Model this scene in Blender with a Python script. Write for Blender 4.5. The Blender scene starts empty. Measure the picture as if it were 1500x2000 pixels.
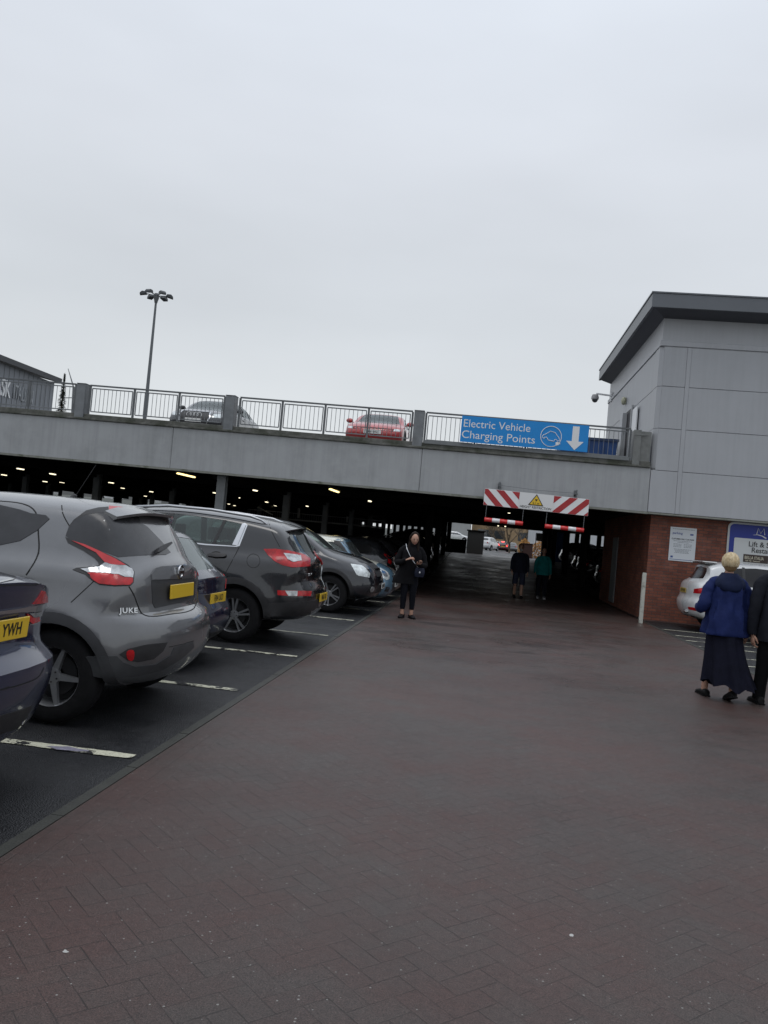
import bpy, bmesh, math, random
from mathutils import Vector, Matrix, geometry
from mathutils.bvhtree import BVHTree
R = math.radians
random.seed(7)
scene = bpy.context.scene
col = scene.collection

# ------------------------------------------------------------------ camera
F_PX, PITCH, ROLL, YAW, CAMZ = 1650.0, R(1.6), R(5.1), R(6.7), 1.55
fwd = Vector((-math.sin(YAW) * math.cos(PITCH), math.cos(YAW) * math.cos(PITCH), math.sin(PITCH)))
rt0 = Vector((math.cos(YAW), math.sin(YAW), 0))
up0 = rt0.cross(fwd)
RT = rt0 * math.cos(ROLL) + up0 * math.sin(ROLL)
UP = up0 * math.cos(ROLL) - rt0 * math.sin(ROLL)
CAM = Vector((0, 0, CAMZ))
cd = bpy.data.cameras.new('camera')
cam = bpy.data.objects.new('camera', cd)
col.objects.link(cam)
cd.sensor_fit = 'VERTICAL'
cd.sensor_height = 36
cd.lens = F_PX / 2000 * 36
cd.clip_start = 0.05
cd.clip_end = 3000
m = Matrix((RT, UP, -fwd)).transposed().to_4x4()
m.translation = CAM
cam.matrix_world = m
scene.camera = cam

def ray(px, py):
    return (RT * ((px - 750) / F_PX) + UP * ((1000 - py) / F_PX) + fwd)
def gnd(px, py, z=0.0):
    d = ray(px, py); return CAM + d * ((z - CAMZ) / d.z)
def atY(px, py, Y):
    d = ray(px, py); return CAM + d * (Y / d.y)
def atX(px, py, X):
    d = ray(px, py); return CAM + d * (X / d.x)

# ------------------------------------------------------------------ sky, sun, exposure
SUN_EL, SUN_AZ = R(74), R(200)
w = bpy.data.worlds.new("World")
scene.world = w
w.use_nodes = True
nt = w.node_tree
for n in list(nt.nodes): nt.nodes.remove(n)
def N(t, k, **kw):
    n = t.nodes.new(k)
    for a, b in kw.items(): setattr(n, a, b)
    return n
out = N(nt, 'ShaderNodeOutputWorld')
sky = N(nt, 'ShaderNodeTexSky', sky_type='NISHITA')
sky.sun_disc = False
sky.sun_elevation = SUN_EL
sky.sun_rotation = SUN_AZ
sky.air_density = 1.5
sky.dust_density = 4
bg1 = N(nt, 'ShaderNodeBackground'); bg1.inputs[1].default_value = 0.05
nt.links.new(sky.outputs[0], bg1.inputs[0])
tc = N(nt, 'ShaderNodeTexCoord')
sep = N(nt, 'ShaderNodeSeparateXYZ'); nt.links.new(tc.outputs['Generated'], sep.inputs[0])
ramp = N(nt, 'ShaderNodeValToRGB'); nt.links.new(sep.outputs[2], ramp.inputs[0])
el = ramp.color_ramp.elements
el[0].position = 0.0; el[0].color = (0.77, 0.80, 0.815, 1)
el[1].position = 1.0; el[1].color = (1.15, 1.22, 1.32, 1)
for p, c in ((0.10, (0.775, 0.81, 0.835)), (0.24, (0.70, 0.74, 0.785)), (0.42, (0.745, 0.785, 0.85)), (0.56, (0.81, 0.865, 0.95)), (0.75, (1.0, 1.07, 1.18))):
    e = el.new(p); e.color = (*c, 1)
mp = N(nt, 'ShaderNodeMapping'); mp.inputs['Scale'].default_value = (1.6, 1.6, 5.0)
nt.links.new(tc.outputs['Generated'], mp.inputs[0])
nz = N(nt, 'ShaderNodeTexNoise'); nz.inputs['Scale'].default_value = 1.3; nz.inputs['Detail'].default_value = 4; nz.inputs['Roughness'].default_value = .45
nt.links.new(mp.outputs[0], nz.inputs['Vector'])
mr = N(nt, 'ShaderNodeMapRange'); mr.inputs[1].default_value = .3; mr.inputs[2].default_value = .7; mr.inputs[3].default_value = .93; mr.inputs[4].default_value = 1.05
nt.links.new(nz.outputs[0], mr.inputs[0])
mul = N(nt, 'ShaderNodeVectorMath', operation='SCALE'); nt.links.new(ramp.outputs[0], mul.inputs[0]); nt.links.new(mr.outputs[0], mul.inputs[3])
bg2 = N(nt, 'ShaderNodeBackground'); bg2.inputs[1].default_value = 1.0
nt.links.new(mul.outputs[0], bg2.inputs[0])
mx = N(nt, 'ShaderNodeMixShader'); mx.inputs[0].default_value = 0.93
nt.links.new(bg1.outputs[0], mx.inputs[1]); nt.links.new(bg2.outputs[0], mx.inputs[2]); nt.links.new(mx.outputs[0], out.inputs[0])
sd = bpy.data.lights.new('sun', 'SUN'); sd.energy = 0.5; sd.angle = R(25); sd.color = (1, .97, .93)
so = bpy.data.objects.new('sun', sd); col.objects.link(so)
sv = Vector((math.sin(SUN_AZ) * math.cos(SUN_EL), math.cos(SUN_AZ) * math.cos(SUN_EL), math.sin(SUN_EL)))
so.rotation_euler = sv.to_track_quat('Z', 'Y').to_euler()
scene.view_settings.view_transform = 'Standard'
scene.view_settings.look = 'None'
scene.view_settings.exposure = 0
scene.view_settings.gamma = 1
scene.cycles.max_bounces = 8
scene.cycles.transparent_max_bounces = 16
scene.cycles.sample_clamp_indirect = 4

# ------------------------------------------------------------------ materials
MATS = {}
def mat(name, color, rough=.6, metal=0., spec=.5, coat=0., coat_rough=.05, var=0., vscale=8., bump=0., bscale=60., emit=0., ecol=None, rvar=0., dirt=None, dscale=1.5, dlo=.5, dhi=.7):
    if name in MATS: return MATS[name]
    m = bpy.data.materials.new(name); m.use_nodes = True
    t = m.node_tree; b = t.nodes['Principled BSDF']
    b.inputs['Base Color'].default_value = (*color, 1)
    b.inputs['Roughness'].default_value = rough
    b.inputs['Metallic'].default_value = metal
    b.inputs['Specular IOR Level'].default_value = spec
    b.inputs['Coat Weight'].default_value = coat
    b.inputs['Coat Roughness'].default_value = coat_rough
    if emit:
        b.inputs['Emission Color'].default_value = (*(ecol or color), 1)
        b.inputs['Emission Strength'].default_value = emit
    if var or bump or rvar or dirt:
        g = N(t, 'ShaderNodeTexCoord')
    cur = None
    if var:
        z = N(t, 'ShaderNodeTexNoise'); z.inputs['Scale'].default_value = vscale; z.inputs['Detail'].default_value = 5; z.inputs['Roughness'].default_value = .6
        t.links.new(g.outputs['Object'], z.inputs['Vector'])
        r_ = N(t, 'ShaderNodeMapRange'); r_.inputs[1].default_value = .3; r_.inputs[2].default_value = .7; r_.inputs[3].default_value = 1 - var; r_.inputs[4].default_value = 1 + var
        t.links.new(z.outputs[0], r_.inputs[0])
        s = N(t, 'ShaderNodeVectorMath', operation='SCALE'); s.inputs[0].default_value = color
        t.links.new(r_.outputs[0], s.inputs[3]); cur = s.outputs[0]
    if dirt:
        z = N(t, 'ShaderNodeTexNoise'); z.inputs['Scale'].default_value = dscale; z.inputs['Detail'].default_value = 8; z.inputs['Roughness'].default_value = .65
        t.links.new(g.outputs['Object'], z.inputs['Vector'])
        r_ = N(t, 'ShaderNodeMapRange'); r_.inputs[1].default_value = dlo; r_.inputs[2].default_value = dhi
        t.links.new(z.outputs[0], r_.inputs[0])
        mi = N(t, 'ShaderNodeMix', data_type='RGBA'); t.links.new(r_.outputs[0], mi.inputs[0])
        if cur: t.links.new(cur, mi.inputs[6])
        else: mi.inputs[6].default_value = (*color, 1)
        mi.inputs[7].default_value = (*dirt, 1); cur = mi.outputs[2]
    if cur: t.links.new(cur, b.inputs['Base Color'])
    if rvar:
        z = N(t, 'ShaderNodeTexNoise'); z.inputs['Scale'].default_value = vscale * .4; z.inputs['Detail'].default_value = 6
        t.links.new(g.outputs['Object'], z.inputs['Vector'])
        r_ = N(t, 'ShaderNodeMapRange'); r_.inputs[1].default_value = .35; r_.inputs[2].default_value = .65; r_.inputs[3].default_value = max(.03, rough - rvar); r_.inputs[4].default_value = rough + rvar
        t.links.new(z.outputs[0], r_.inputs[0]); t.links.new(r_.outputs[0], b.inputs['Roughness'])
    if bump:
        z = N(t, 'ShaderNodeTexNoise'); z.inputs['Scale'].default_value = bscale; z.inputs['Detail'].default_value = 3
        t.links.new(g.outputs['Object'], z.inputs['Vector'])
        bp = N(t, 'ShaderNodeBump'); bp.inputs['Strength'].default_value = bump; bp.inputs['Distance'].default_value = .01
        t.links.new(z.outputs[0], bp.inputs['Height']); t.links.new(bp.outputs[0], b.inputs['Normal'])
    MATS[name] = m
    return m

def glass(name, tint, dens=.5, rough=.02):
    """see-through sheet: tinted transparency under a clear reflection"""
    if name in MATS: return MATS[name]
    m = bpy.data.materials.new(name); m.use_nodes = True; t = m.node_tree
    for n in list(t.nodes): t.nodes.remove(n)
    o = N(t, 'ShaderNodeOutputMaterial'); tr = N(t, 'ShaderNodeBsdfTransparent'); gl = N(t, 'ShaderNodeBsdfGlossy'); fr = N(t, 'ShaderNodeFresnel'); x = N(t, 'ShaderNodeMixShader')
    tr.inputs[0].default_value = (*tint, 1); gl.inputs['Roughness'].default_value = rough; gl.inputs[0].default_value = (.9, .95, .95, 1); fr.inputs[0].default_value = 1.5
    df = N(t, 'ShaderNodeBsdfDiffuse'); df.inputs[0].default_value = (.25, .28, .28, 1)
    x0 = N(t, 'ShaderNodeMixShader'); x0.inputs[0].default_value = dens
    t.links.new(tr.outputs[0], x0.inputs[1]); t.links.new(df.outputs[0], x0.inputs[2])
    t.links.new(fr.outputs[0], x.inputs[0]); t.links.new(x0.outputs[0], x.inputs[1]); t.links.new(gl.outputs[0], x.inputs[2]); t.links.new(x.outputs[0], o.inputs[0])
    MATS[name] = m
    return m

def paint(name, c, metal=.35, rough=.32, fleck=.12):
    return mat(name, c, rough=rough, metal=metal, coat=1., coat_rough=.05, var=fleck, vscale=2.2, bump=.05, bscale=150, rvar=.08, dirt=(c[0] * .8 + .005, c[1] * .8 + .005, c[2] * .8 + .005), dscale=2.5, dlo=.45, dhi=.8)

M_tyre = mat('tyre_rubber', (.008, .008, .009), .8, spec=.2, var=.25, vscale=20, bump=.3, bscale=80)
M_rim = mat('alloy', (.42, .43, .45), .3, .8, var=.1, vscale=6)
M_rimdark = mat('brake_shadow_grey', (.03, .03, .032), .7, .2)
M_trim = mat('black_plastic', (.022, .022, .024), .55, var=.2, vscale=14, bump=.15, bscale=220)
M_cab = mat('cabin_lining', (.035, .036, .038), .85, var=.2)
M_seat = mat('seat_cloth', (.03, .032, .035), .9, var=.2, vscale=20)
M_seal = mat('panel_gap', (.006, .006, .006), .8)
M_chrome = mat('chrome', (.62, .63, .65), .14, 1.)
M_redlamp = mat('red_lamp_plastic', (.40, .006, .010), .25, 0, .4, coat=.35, var=.45, vscale=13)
M_redpale = mat('pale_red_lamp', (.52, .035, .04), .2, 0, .4, coat=.4, var=.2, vscale=7)
M_clearlamp = mat('clear_lamp', (.42, .43, .44), .12, .55, coat=1, var=.45, vscale=16)
M_headlamp = mat('headlamp_glass', (.58, .62, .62), .12, .35, coat=1, var=.4, vscale=11)
M_plateY = mat('yellow_plate', (.70, .46, .02), .4, coat=.5)
M_plateW = mat('white_plate', (.68, .68, .66), .4, coat=.5)
M_ink = mat('plate_black', (.01, .01, .01), .5)
G_car = glass('car_glass', (.62, .72, .70), .10)
G_ws = glass('windscreen_glass', (.60, .70, .68), .16)
G_dark = glass('privacy_glass', (.10, .10, .105), .16)
M_opq = mat('far_car_glass', (.03, .036, .04), .06, 0, .8, coat=1)
M_opql = mat('far_windscreen', (.10, .13, .135), .06, 0, .8, coat=1)

# ------------------------------------------------------------------ object helpers
def tag(o, label=None, cat=None, group=None, kind=None):
    if label: o['label'] = label
    if cat: o['category'] = cat
    if group: o['group'] = group
    if kind: o['kind'] = kind
    return o
def empty(name, loc=(0, 0, 0), rz=0., label=None, cat=None, group=None):
    o = bpy.data.objects.new(name, None); col.objects.link(o)
    o.location = loc; o.rotation_euler = (0, 0, rz); o.empty_display_size = .2
    return tag(o, label, cat, group)
def link(name, me, mats, parent=None, smooth=None):
    o = bpy.data.objects.new(name, me)
    if not isinstance(mats, (list, tuple)): mats = [mats]
    if not len(me.materials):
        for x in mats: me.materials.append(x)
    col.objects.link(o)
    if parent: o.parent = parent
    if smooth:
        me.polygons.foreach_set('use_smooth', [True] * len(me.polygons))
        me.set_sharp_from_angle(angle=R(smooth))
    return o
def mesh(name, verts, faces, mats=None, parent=None, smooth=None, mi=None):
    me = bpy.data.meshes.new(name); me.from_pydata([tuple(v) for v in verts], [], faces); me.update()
    o = link(name, me, mats, parent, smooth)
    if mi: me.polygons.foreach_set('material_index', mi)
    return o

class MB:
    """collects shapes into one mesh"""
    def __init__(s): s.v = []; s.f = []; s.m = []
    def add(s, vs, fs, mi=0):
        b = len(s.v); s.v += [tuple(v) for v in vs]; s.f += [tuple(i + b for i in f) for f in fs]; s.m += [mi] * len(fs); return s
    def box(s, x0, x1, y0, y1, z0, z1, mi=0, sh=None):
        vs = [(x, y, z) for x in (x0, x1) for y in (y0, y1) for z in (z0, z1)]
        if sh: vs = [(x, y, z + sh(x)) for x, y, z in vs]
        return s.add(vs, [(0, 1, 3, 2), (4, 6, 7, 5), (0, 4, 5, 1), (2, 3, 7, 6), (0, 2, 6, 4), (1, 5, 7, 3)], mi)
    def tube(s, pts, r, n=8, mi=0, cap=True):
        pts = [Vector(p) for p in pts]
        rs = r if isinstance(r, (list, tuple)) else [r] * len(pts)
        vs = []; a = None
        for i, p in enumerate(pts):
            d = (pts[min(i + 1, len(pts) - 1)] - pts[max(i - 1, 0)]).normalized()
            if a is None: a = d.orthogonal().normalized()
            a = (a - d * a.dot(d)).normalized(); b = d.cross(a)
            for k in range(n):
                t = 2 * math.pi * k / n
                vs.append(p + (a * math.cos(t) + b * math.sin(t)) * rs[i])
        fs = [(i * n + k, i * n + (k + 1) % n, (i + 1) * n + (k + 1) % n, (i + 1) * n + k) for i in range(len(pts) - 1) for k in range(n)]
        if cap: fs += [tuple(range(n))[::-1], tuple(range((len(pts) - 1) * n, len(pts) * n))]
        return s.add(vs, fs, mi)
    def bar(s, p, q, wx, wz, mi=0, up=(0, 0, 1)):
        p, q = Vector(p), Vector(q); d = (q - p).normalized(); u = Vector(up)
        if abs(d.dot(u)) > .99: u = Vector((0, 1, 0))
        a = d.cross(u).normalized() * (wx / 2); b = a.cross(d).normalized() * (wz / 2)
        vs = [e + i * a + j * b for e in (p, q) for i in (-1, 1) for j in (-1, 1)]
        return s.add(vs, [(0, 1, 3, 2), (4, 6, 7, 5), (0, 4, 5, 1), (2, 3, 7, 6), (0, 2, 6, 4), (1, 5, 7, 3)], mi)
    def prism(s, poly, axis, a, b, mi=0):
        """poly of 2D points extruded along axis from a to b (axis 'y': poly=(x,z); 'x': (y,z); 'z': (x,y))"""
        def P(u, v, t): return {'y': (u, t, v), 'x': (t, u, v), 'z': (u, v, t)}[axis]
        n = len(poly); vs = [P(u, v, a) for u, v in poly] + [P(u, v, b) for u, v in poly]
        return s.add(vs, [tuple(range(n)), tuple(range(n, 2 * n))[::-1]] + [(i, i + n, (i + 1) % n + n, (i + 1) % n) for i in range(n)], mi)
    def lathe(s, prof, o, n=24, axis='z', mi=0):
        """prof = (radius, height) pairs"""
        vs = []
        for r_, h in prof:
            for k in range(n):
                t = 2 * math.pi * k / n; c, q = r_ * math.cos(t), r_ * math.sin(t)
                v = {'z': (c, q, h), 'y': (c, h, q), 'x': (h, c, q)}[axis]
                vs.append((o[0] + v[0], o[1] + v[1], o[2] + v[2]))
        fs = [(i * n + k, i * n + (k + 1) % n, (i + 1) * n + (k + 1) % n, (i + 1) * n + k) for i in range(len(prof) - 1) for k in range(n)]
        return s.add(vs, fs, mi)
    def sphere(s, c, r, n=12, m_=8, mi=0):
        rx, ry, rz = r if isinstance(r, (list, tuple)) else (r, r, r)
        vs = []
        for i in range(m_ + 1):
            p = math.pi * i / m_
            for k in range(n):
                t = 2 * math.pi * k / n
                vs.append((c[0] + rx * math.sin(p) * math.cos(t), c[1] + ry * math.sin(p) * math.sin(t), c[2] + rz * math.cos(p)))
        return s.add(vs, [(i * n + k, i * n + (k + 1) % n, (i + 1) * n + (k + 1) % n, (i + 1) * n + k) for i in range(m_) for k in range(n)], mi)
    def build(s, name, mats, parent=None, smooth=None, fix=True):
        o = mesh(name, s.v, s.f, mats, parent, None, s.m)
        if fix:
            bm = bmesh.new(); bm.from_mesh(o.data); bmesh.ops.recalc_face_normals(bm, faces=bm.faces); bm.to_mesh(o.data); bm.free()
        if smooth:
            o.data.polygons.foreach_set('use_smooth', [True] * len(o.data.polygons)); o.data.set_sharp_from_angle(angle=R(smooth))
        return o

def bevel(o, w=.01, seg=2):
    bm = bmesh.new(); bm.from_mesh(o.data)
    es = [e for e in bm.edges if len(e.link_faces) == 2 and e.calc_face_angle(0) > .6]
    bmesh.ops.bevel(bm, geom=es, offset=w, segments=seg, affect='EDGES', clamp_overlap=True)
    bm.to_mesh(o.data); bm.free(); return o

_fc = {}
def text(name, s, size, mat_, parent, M, extrude=.003, sx=1., align='LEFT', offset=0., spacing=1.):
    """lettering as a mesh; M = 4x4 matrix of the text plane (x right, y up, z out)"""
    c = bpy.data.curves.new('t', 'FONT'); c.body = s; c.size = size; c.extrude = extrude; c.align_x = align; c.offset = offset; c.space_character = spacing; c.resolution_u = 4
    o = bpy.data.objects.new('t', c); col.objects.link(o)
    dg = bpy.context.evaluated_depsgraph_get(); me = bpy.data.meshes.new_from_object(o.evaluated_get(dg))
    bpy.data.objects.remove(o); me.name = name
    me.transform(M @ Matrix.Diagonal((sx, 1, 1, 1)))
    me.materials.clear()
    return link(name, me, mat_, parent)
def plane_M(o, x, y):
    x = Vector(x).normalized(); y = Vector(y).normalized(); z = x.cross(y)
    M = Matrix((x, y, z)).transposed().to_4x4(); M.translation = Vector(o); return M

def catmull(pts, step, closed=True):
    """pts (x,z,r,[sharp]) -> dense list; sharp points are kept as corners"""
    n = len(pts); outp = []
    def g(i): return pts[i % n] if closed else pts[max(0, min(n - 1, i))]
    for i in range(n if closed else n - 1):
        p0, p1, p2, p3 = g(i - 1), g(i), g(i + 1), g(i + 2)
        s1 = len(p1) > 3 and p1[3]; s2 = len(p2) > 3 and p2[3]
        L = math.hypot(p2[0] - p1[0], p2[1] - p1[1]); k = max(1, int(L / step + .5))
        for j in range(k):
            t = j / k; o = []
            for c in range(3):
                m1 = (p2[c] - p0[c]) / 2; m2 = (p3[c] - p1[c]) / 2
                d = p2[c] - p1[c]
                if c < 2:
                    L0 = math.hypot(p1[0] - p0[0], p1[1] - p0[1]) or 1e-6; L3 = math.hypot(p3[0] - p2[0], p3[1] - p2[1]) or 1e-6
                    m1 = (d / L + (p1[c] - p0[c]) / L0) / 2 * L; m2 = (d / L + (p3[c] - p2[c]) / L3) / 2 * L
                if s1: m1 = d
                if s2: m2 = d
                h = (2 * t ** 3 - 3 * t * t + 1) * p1[c] + (t ** 3 - 2 * t * t + t) * m1 + (-2 * t ** 3 + 3 * t * t) * p2[c] + (t ** 3 - t * t) * m2
                o.append(h)
            outp.append(tuple(o))
    if not closed: outp.append(tuple(pts[-1][:3]))
    return outp
def smooth_poly(pts, k=2):
    for _ in range(k):
        q = []
        for i in range(len(pts)):
            a, b = pts[i], pts[(i + 1) % len(pts)]
            q.append((a[0] * .78 + b[0] * .22, a[1] * .78 + b[1] * .22)); q.append((a[0] * .22 + b[0] * .78, a[1] * .22 + b[1] * .78))
        pts = q
    return pts
def lerp(keys, t):
    if t <= keys[0][0]: return keys[0][1]
    for (a, u), (b, v) in zip(keys, keys[1:]):
        if t <= b:
            s = (t - a) / (b - a); s = s * s * (3 - 2 * s); return u + (v - u) * s
    return keys[-1][1]
# ------------------------------------------------------------------ cars
def side_half_width(sp, x, z):
    L, W, H = sp['L'], sp['W'], sp['H']
    zb = lerp(sp['belt'], x)
    u = abs(x - L / 2) / (L / 2)
    p = 1 - sp.get('taper', .07) * u ** 3
    if z <= zb:
        f = lerp(sp.get('side', [(0, .93), (.22, .975), (.5, 1), (.8, .99), (1, .962)]), (z - .2) / max(.05, zb - .2))
    else:
        t = (z - zb) / max(.05, H - zb)
        f = .962 - (.962 - sp['roofw']) * (.18 * min(1, t * 8) + .82 * t ** 1.15)
    y = W * p * f
    fl = sp.get('flare', .02)
    for xc in (sp['xr'], sp['xf']):
        d = math.hypot(x - xc, z - sp['R'])
        if z > sp['R'] - .1: y += fl * math.exp(-((d - sp['R'] - .09) / .13) ** 2)
    return y

def body_bmesh(sp):
    ds = sp.get('ds', .05)
    O = catmull(sp['prof'], ds)
    zs = sp.get('zs', .68); xa, xb = .6, sp['L'] - .65
    P = sp.get('pow', 2.6)
    E = [0, .3, .55, .74, .86, .93, .97, .99, 1] if ds < .07 else [0, .45, .75, .92, 1]
    m_ = 12 if ds < .07 else 5
    n = len(O); rows = []
    for x, z, r in O:
        sx = min(max(x, xa), xb); sz = zs + min(max(z - zs, -.03), .03)
        dx, dz = sx - x, sz - z; LL = math.hypot(dx, dz); dx /= LL; dz /= LL
        r = min(r, LL * .85); row = []
        for e in E:
            d = r * (1 - (1 - e ** P) ** (1 / P))
            px, pz = x + dx * d, z + dz * d
            row.append((px, side_half_width(sp, px, pz) * e, pz))
        for k in range(1, m_ + 1):
            d = r + (LL - r) * k / m_
            px, pz = x + dx * d, z + dz * d
            row.append((px, side_half_width(sp, px, pz), pz))
        rows.append(row)
    K = len(rows[0]); vs = []; fs = []
    for s in (1, -1):
        for row in rows: vs += [(x, y * s, z) for x, y, z in row]
    for s in (0, 1):
        b = s * n * K
        for i in range(n):
            j = (i + 1) % n
            for k in range(K - 1):
                f = (b + i * K + k, b + i * K + k + 1, b + j * K + k + 1, b + j * K + k)
                fs.append(f if s else f[::-1])
    me = bpy.data.meshes.new('tmp'); me.from_pydata(vs, [], fs)
    bm = bmesh.new(); bm.from_mesh(me); bpy.data.meshes.remove(me)
    bmesh.ops.remove_doubles(bm, verts=bm.verts, dist=.0008)
    bmesh.ops.holes_fill(bm, edges=[e for e in bm.edges if e.is_boundary], sides=0)
    bmesh.ops.triangulate(bm, faces=[f for f in bm.faces if len(f.verts) > 4])
    bmesh.ops.recalc_face_normals(bm, faces=bm.faces)
    return bm

class Car:
    def __init__(s, name, sp, loc, rz, label, group=None, cat='car'):
        s.sp = sp
        s.root = empty(name, loc, rz, label, cat, group)
        s.Mw = Matrix.Translation(loc) @ Matrix.Rotation(rz, 4, 'Z'); s.Mi = s.Mw.inverted()
        s.bm = body_bmesh(sp); s.bvh = BVHTree.FromBMesh(s.bm)
        s.low = sp.get('ds', .05) > .07
    # ---- casting onto the body shell
    def cast(s, p, view):
        if view == 'px':
            o = s.Mi @ CAM; d = (s.Mi.to_3x3() @ ray(*p)).normalized()
        elif view in ('L', 'R'):
            k = 1 if view == 'L' else -1; o = Vector((p[0], 3 * k, p[1])); d = Vector((0, -k, 0))
        elif view == 'rear': o = Vector((-3, p[0], p[1])); d = Vector((1, 0, 0))
        elif view == 'front': o = Vector((s.sp['L'] + 3, p[0], p[1])); d = Vector((-1, 0, 0))
        elif view == 'top': o = Vector((p[0], p[1], 4)); d = Vector((0, 0, -1))
        s.miss = False
        h, nrm, i, dist = s.bvh.ray_cast(o, d)
        if h is None:
            q = o + d * (-(o.dot(d)) + (Vector((s.sp['L'] / 2, 0, .7))).dot(d))
            h, nrm, i, dist = s.bvh.find_nearest(q); s.miss = True
        if nrm.dot(d) > 0: nrm = -nrm
        if view == 'px' and abs(nrm.dot(d)) < .14: s.miss = True
        return h, nrm
    def cast_in(s, p, view, lim):
        h, n = s.cast(p, view); L = s.sp['L']; k = 0
        while k < 14 and lim and ((view == 'rear' and h.x > lim) or (view == 'front' and h.x < L - lim)):
            p = (p[0] * .965, p[1]); h, n = s.cast(p, view); k += 1
        return h, n
    def local(s, pts):
        return [tuple(round(c, 3) for c in s.cast(p, 'px')[0]) for p in pts]
    def patch(s, name, m_, pts, view, eps=.004, th=.012, g=None, sm=0, parent=None, mirror=True, label=None, lim=None):
        if sm: pts = smooth_poly(pts, sm)
        if g is None: g = 7. if view == 'px' else (.06 if not s.low else .15)
        views = [(view, 1)]
        if view in ('L', 'R') and mirror: views = [('L', 1), ('R', 1)]
        bd = []
        for i in range(len(pts)):
            a, b = pts[i], pts[(i + 1) % len(pts)]
            k = max(1, int(math.hypot(b[0] - a[0], b[1] - a[1]) / g + .999))
            bd += [(a[0] + (b[0] - a[0]) * j / k, a[1] + (b[1] - a[1]) * j / k) for j in range(k)]
        x0, x1 = min(p[0] for p in bd), max(p[0] for p in bd); z0, z1 = min(p[1] for p in bd), max(p[1] for p in bd)
        inn = []
        for i in range(1, int((x1 - x0) / g) + 1):
            for j in range(1, int((z1 - z0) / g) + 1):
                p = (x0 + i * g, z0 + j * g)
                if min((p[0] - q[0]) ** 2 + (p[1] - q[1]) ** 2 for q in bd) > (g * .45) ** 2: inn.append(p)
        n = len(bd)
        V, _, Fc, *_ = geometry.delaunay_2d_cdt([Vector(p) for p in bd + inn], [(i, (i + 1) % n) for i in range(n)], [], 1, 1e-7)
        outs = []
        res = []
        for vw, _s in views:
            H = []; bad = set()
            for q_, p in enumerate(V):
                H.append(s.cast_in(p, vw, lim))
                if s.miss: bad.add(q_)
            if bad and len(bad) < .6 * len(V): Fc = [f for f in Fc if not (set(f) & bad)]
            res.append([(h + nn * eps, nn) for h, nn in H])
        if view in ('rear', 'front', 'px', 'top') and mirror:
            res.append([(Vector((h.x, -h.y, h.z)), Vector((nn.x, -nn.y, nn.z))) for h, nn in res[0]])
        for H in res:
            vs = [h for h, _ in H]; fs = [tuple(f) for f in Fc]
            if th:
                cnt = {}
                for f in fs:
                    for i in range(3):
                        e = (f[i], f[(i + 1) % 3]); cnt[tuple(sorted(e))] = cnt.get(tuple(sorted(e)), []) + [e]
                b = len(vs); vs = vs + [h - nn * th for h, nn in H]
                fs += [(e[0][1], e[0][0], e[0][0] + b, e[0][1] + b) for e in cnt.values() if len(e) == 1]
            o = mesh(name, vs, fs, m_, parent or s.root, 35)
            bm = bmesh.new(); bm.from_mesh(o.data)
            for v in [v for v in bm.verts if not v.link_faces]: bm.verts.remove(v)
            left = set(bm.verts); best = set()
            while left:
                st_ = [left.pop()]; grp = set(st_)
                while st_:
                    for e_ in st_.pop().link_edges:
                        for v in e_.verts:
                            if v not in grp: grp.add(v); left.discard(v); st_.append(v)
                if len(grp) > len(best): best = grp
            for v in [v for v in bm.verts if v not in best]: bm.verts.remove(v)
            bmesh.ops.recalc_face_normals(bm, faces=bm.faces); bm.to_mesh(o.data); bm.free()
            if label: o['label'] = label
            outs.append(o)
        return outs
    def line(s, name, m_, pts, view, wd=.007, eps=.0022, mirror=True, curve=True, parent=None):
        """a thin gap or trim strip laid along the shell"""
        P = catmull([(a, b, 0) for a, b in pts], 8 if view == 'px' else .05, False) if curve and len(pts) > 2 else None
        if P is None:
            P = []
            for a, b in zip(pts, pts[1:]):
                k = max(1, int(math.hypot(b[0] - a[0], b[1] - a[1]) / (8 if view == 'px' else .06)))
                P += [(a[0] + (b[0] - a[0]) * j / k, a[1] + (b[1] - a[1]) * j / k) for j in range(k)]
            P.append(pts[-1])
        sets = []
        for vw in (['L', 'R'] if view in ('L', 'R') and mirror else [view]): sets.append([s.cast((p[0], p[1]), vw) for p in P])
        if view in ('rear', 'front', 'px', 'top') and mirror: sets.append([(Vector((h.x, -h.y, h.z)), Vector((q.x, -q.y, q.z))) for h, q in sets[0]])
        for S in sets:
            vs = []
            for i, (h, q) in enumerate(S):
                d = (S[min(i + 1, len(S) - 1)][0] - S[max(0, i - 1)][0])
                if d.length < 1e-6: d = Vector((0, 0, 1))
                a = d.normalized().cross(q).normalized() * wd / 2
                vs += [h - a - q * .01, h - a + q * eps, h + a + q * eps, h + a - q * .01]
            fs = [(4 * i + k, 4 * i + k + 1, 4 * i + k + 5, 4 * i + k + 4) for i in range(len(S) - 1) for k in range(3)]
            mesh(name, vs, fs, m_, parent or s.root)
    # ---- final shell with arches and, where wanted, see-through cabin
    def shell(s, m_paint, side=None, front=None, rear=None):
        sp = s.sp
        me = bpy.data.meshes.new('body')
        for x in (m_paint, M_cab, M_trim): me.materials.append(x)
        s.bm.to_mesh(me)
        me.polygons.foreach_set('use_smooth', [True] * len(me.polygons))
        o = bpy.data.objects.new('body', me); col.objects.link(o)
        cut = []
        def cutter(mb, mi):
            c = mesh('cut', mb.v, mb.f, [m_paint, M_cab, M_trim], None, None, [mi] * len(mb.f))
            bm = bmesh.new(); bm.from_mesh(c.data); bmesh.ops.recalc_face_normals(bm, faces=bm.faces); bm.to_mesh(c.data); bm.free()
            cut.append(c)
            md = o.modifiers.new('b', 'BOOLEAN'); md.operation = 'DIFFERENCE'; md.object = c; md.solver = 'EXACT'
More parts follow.
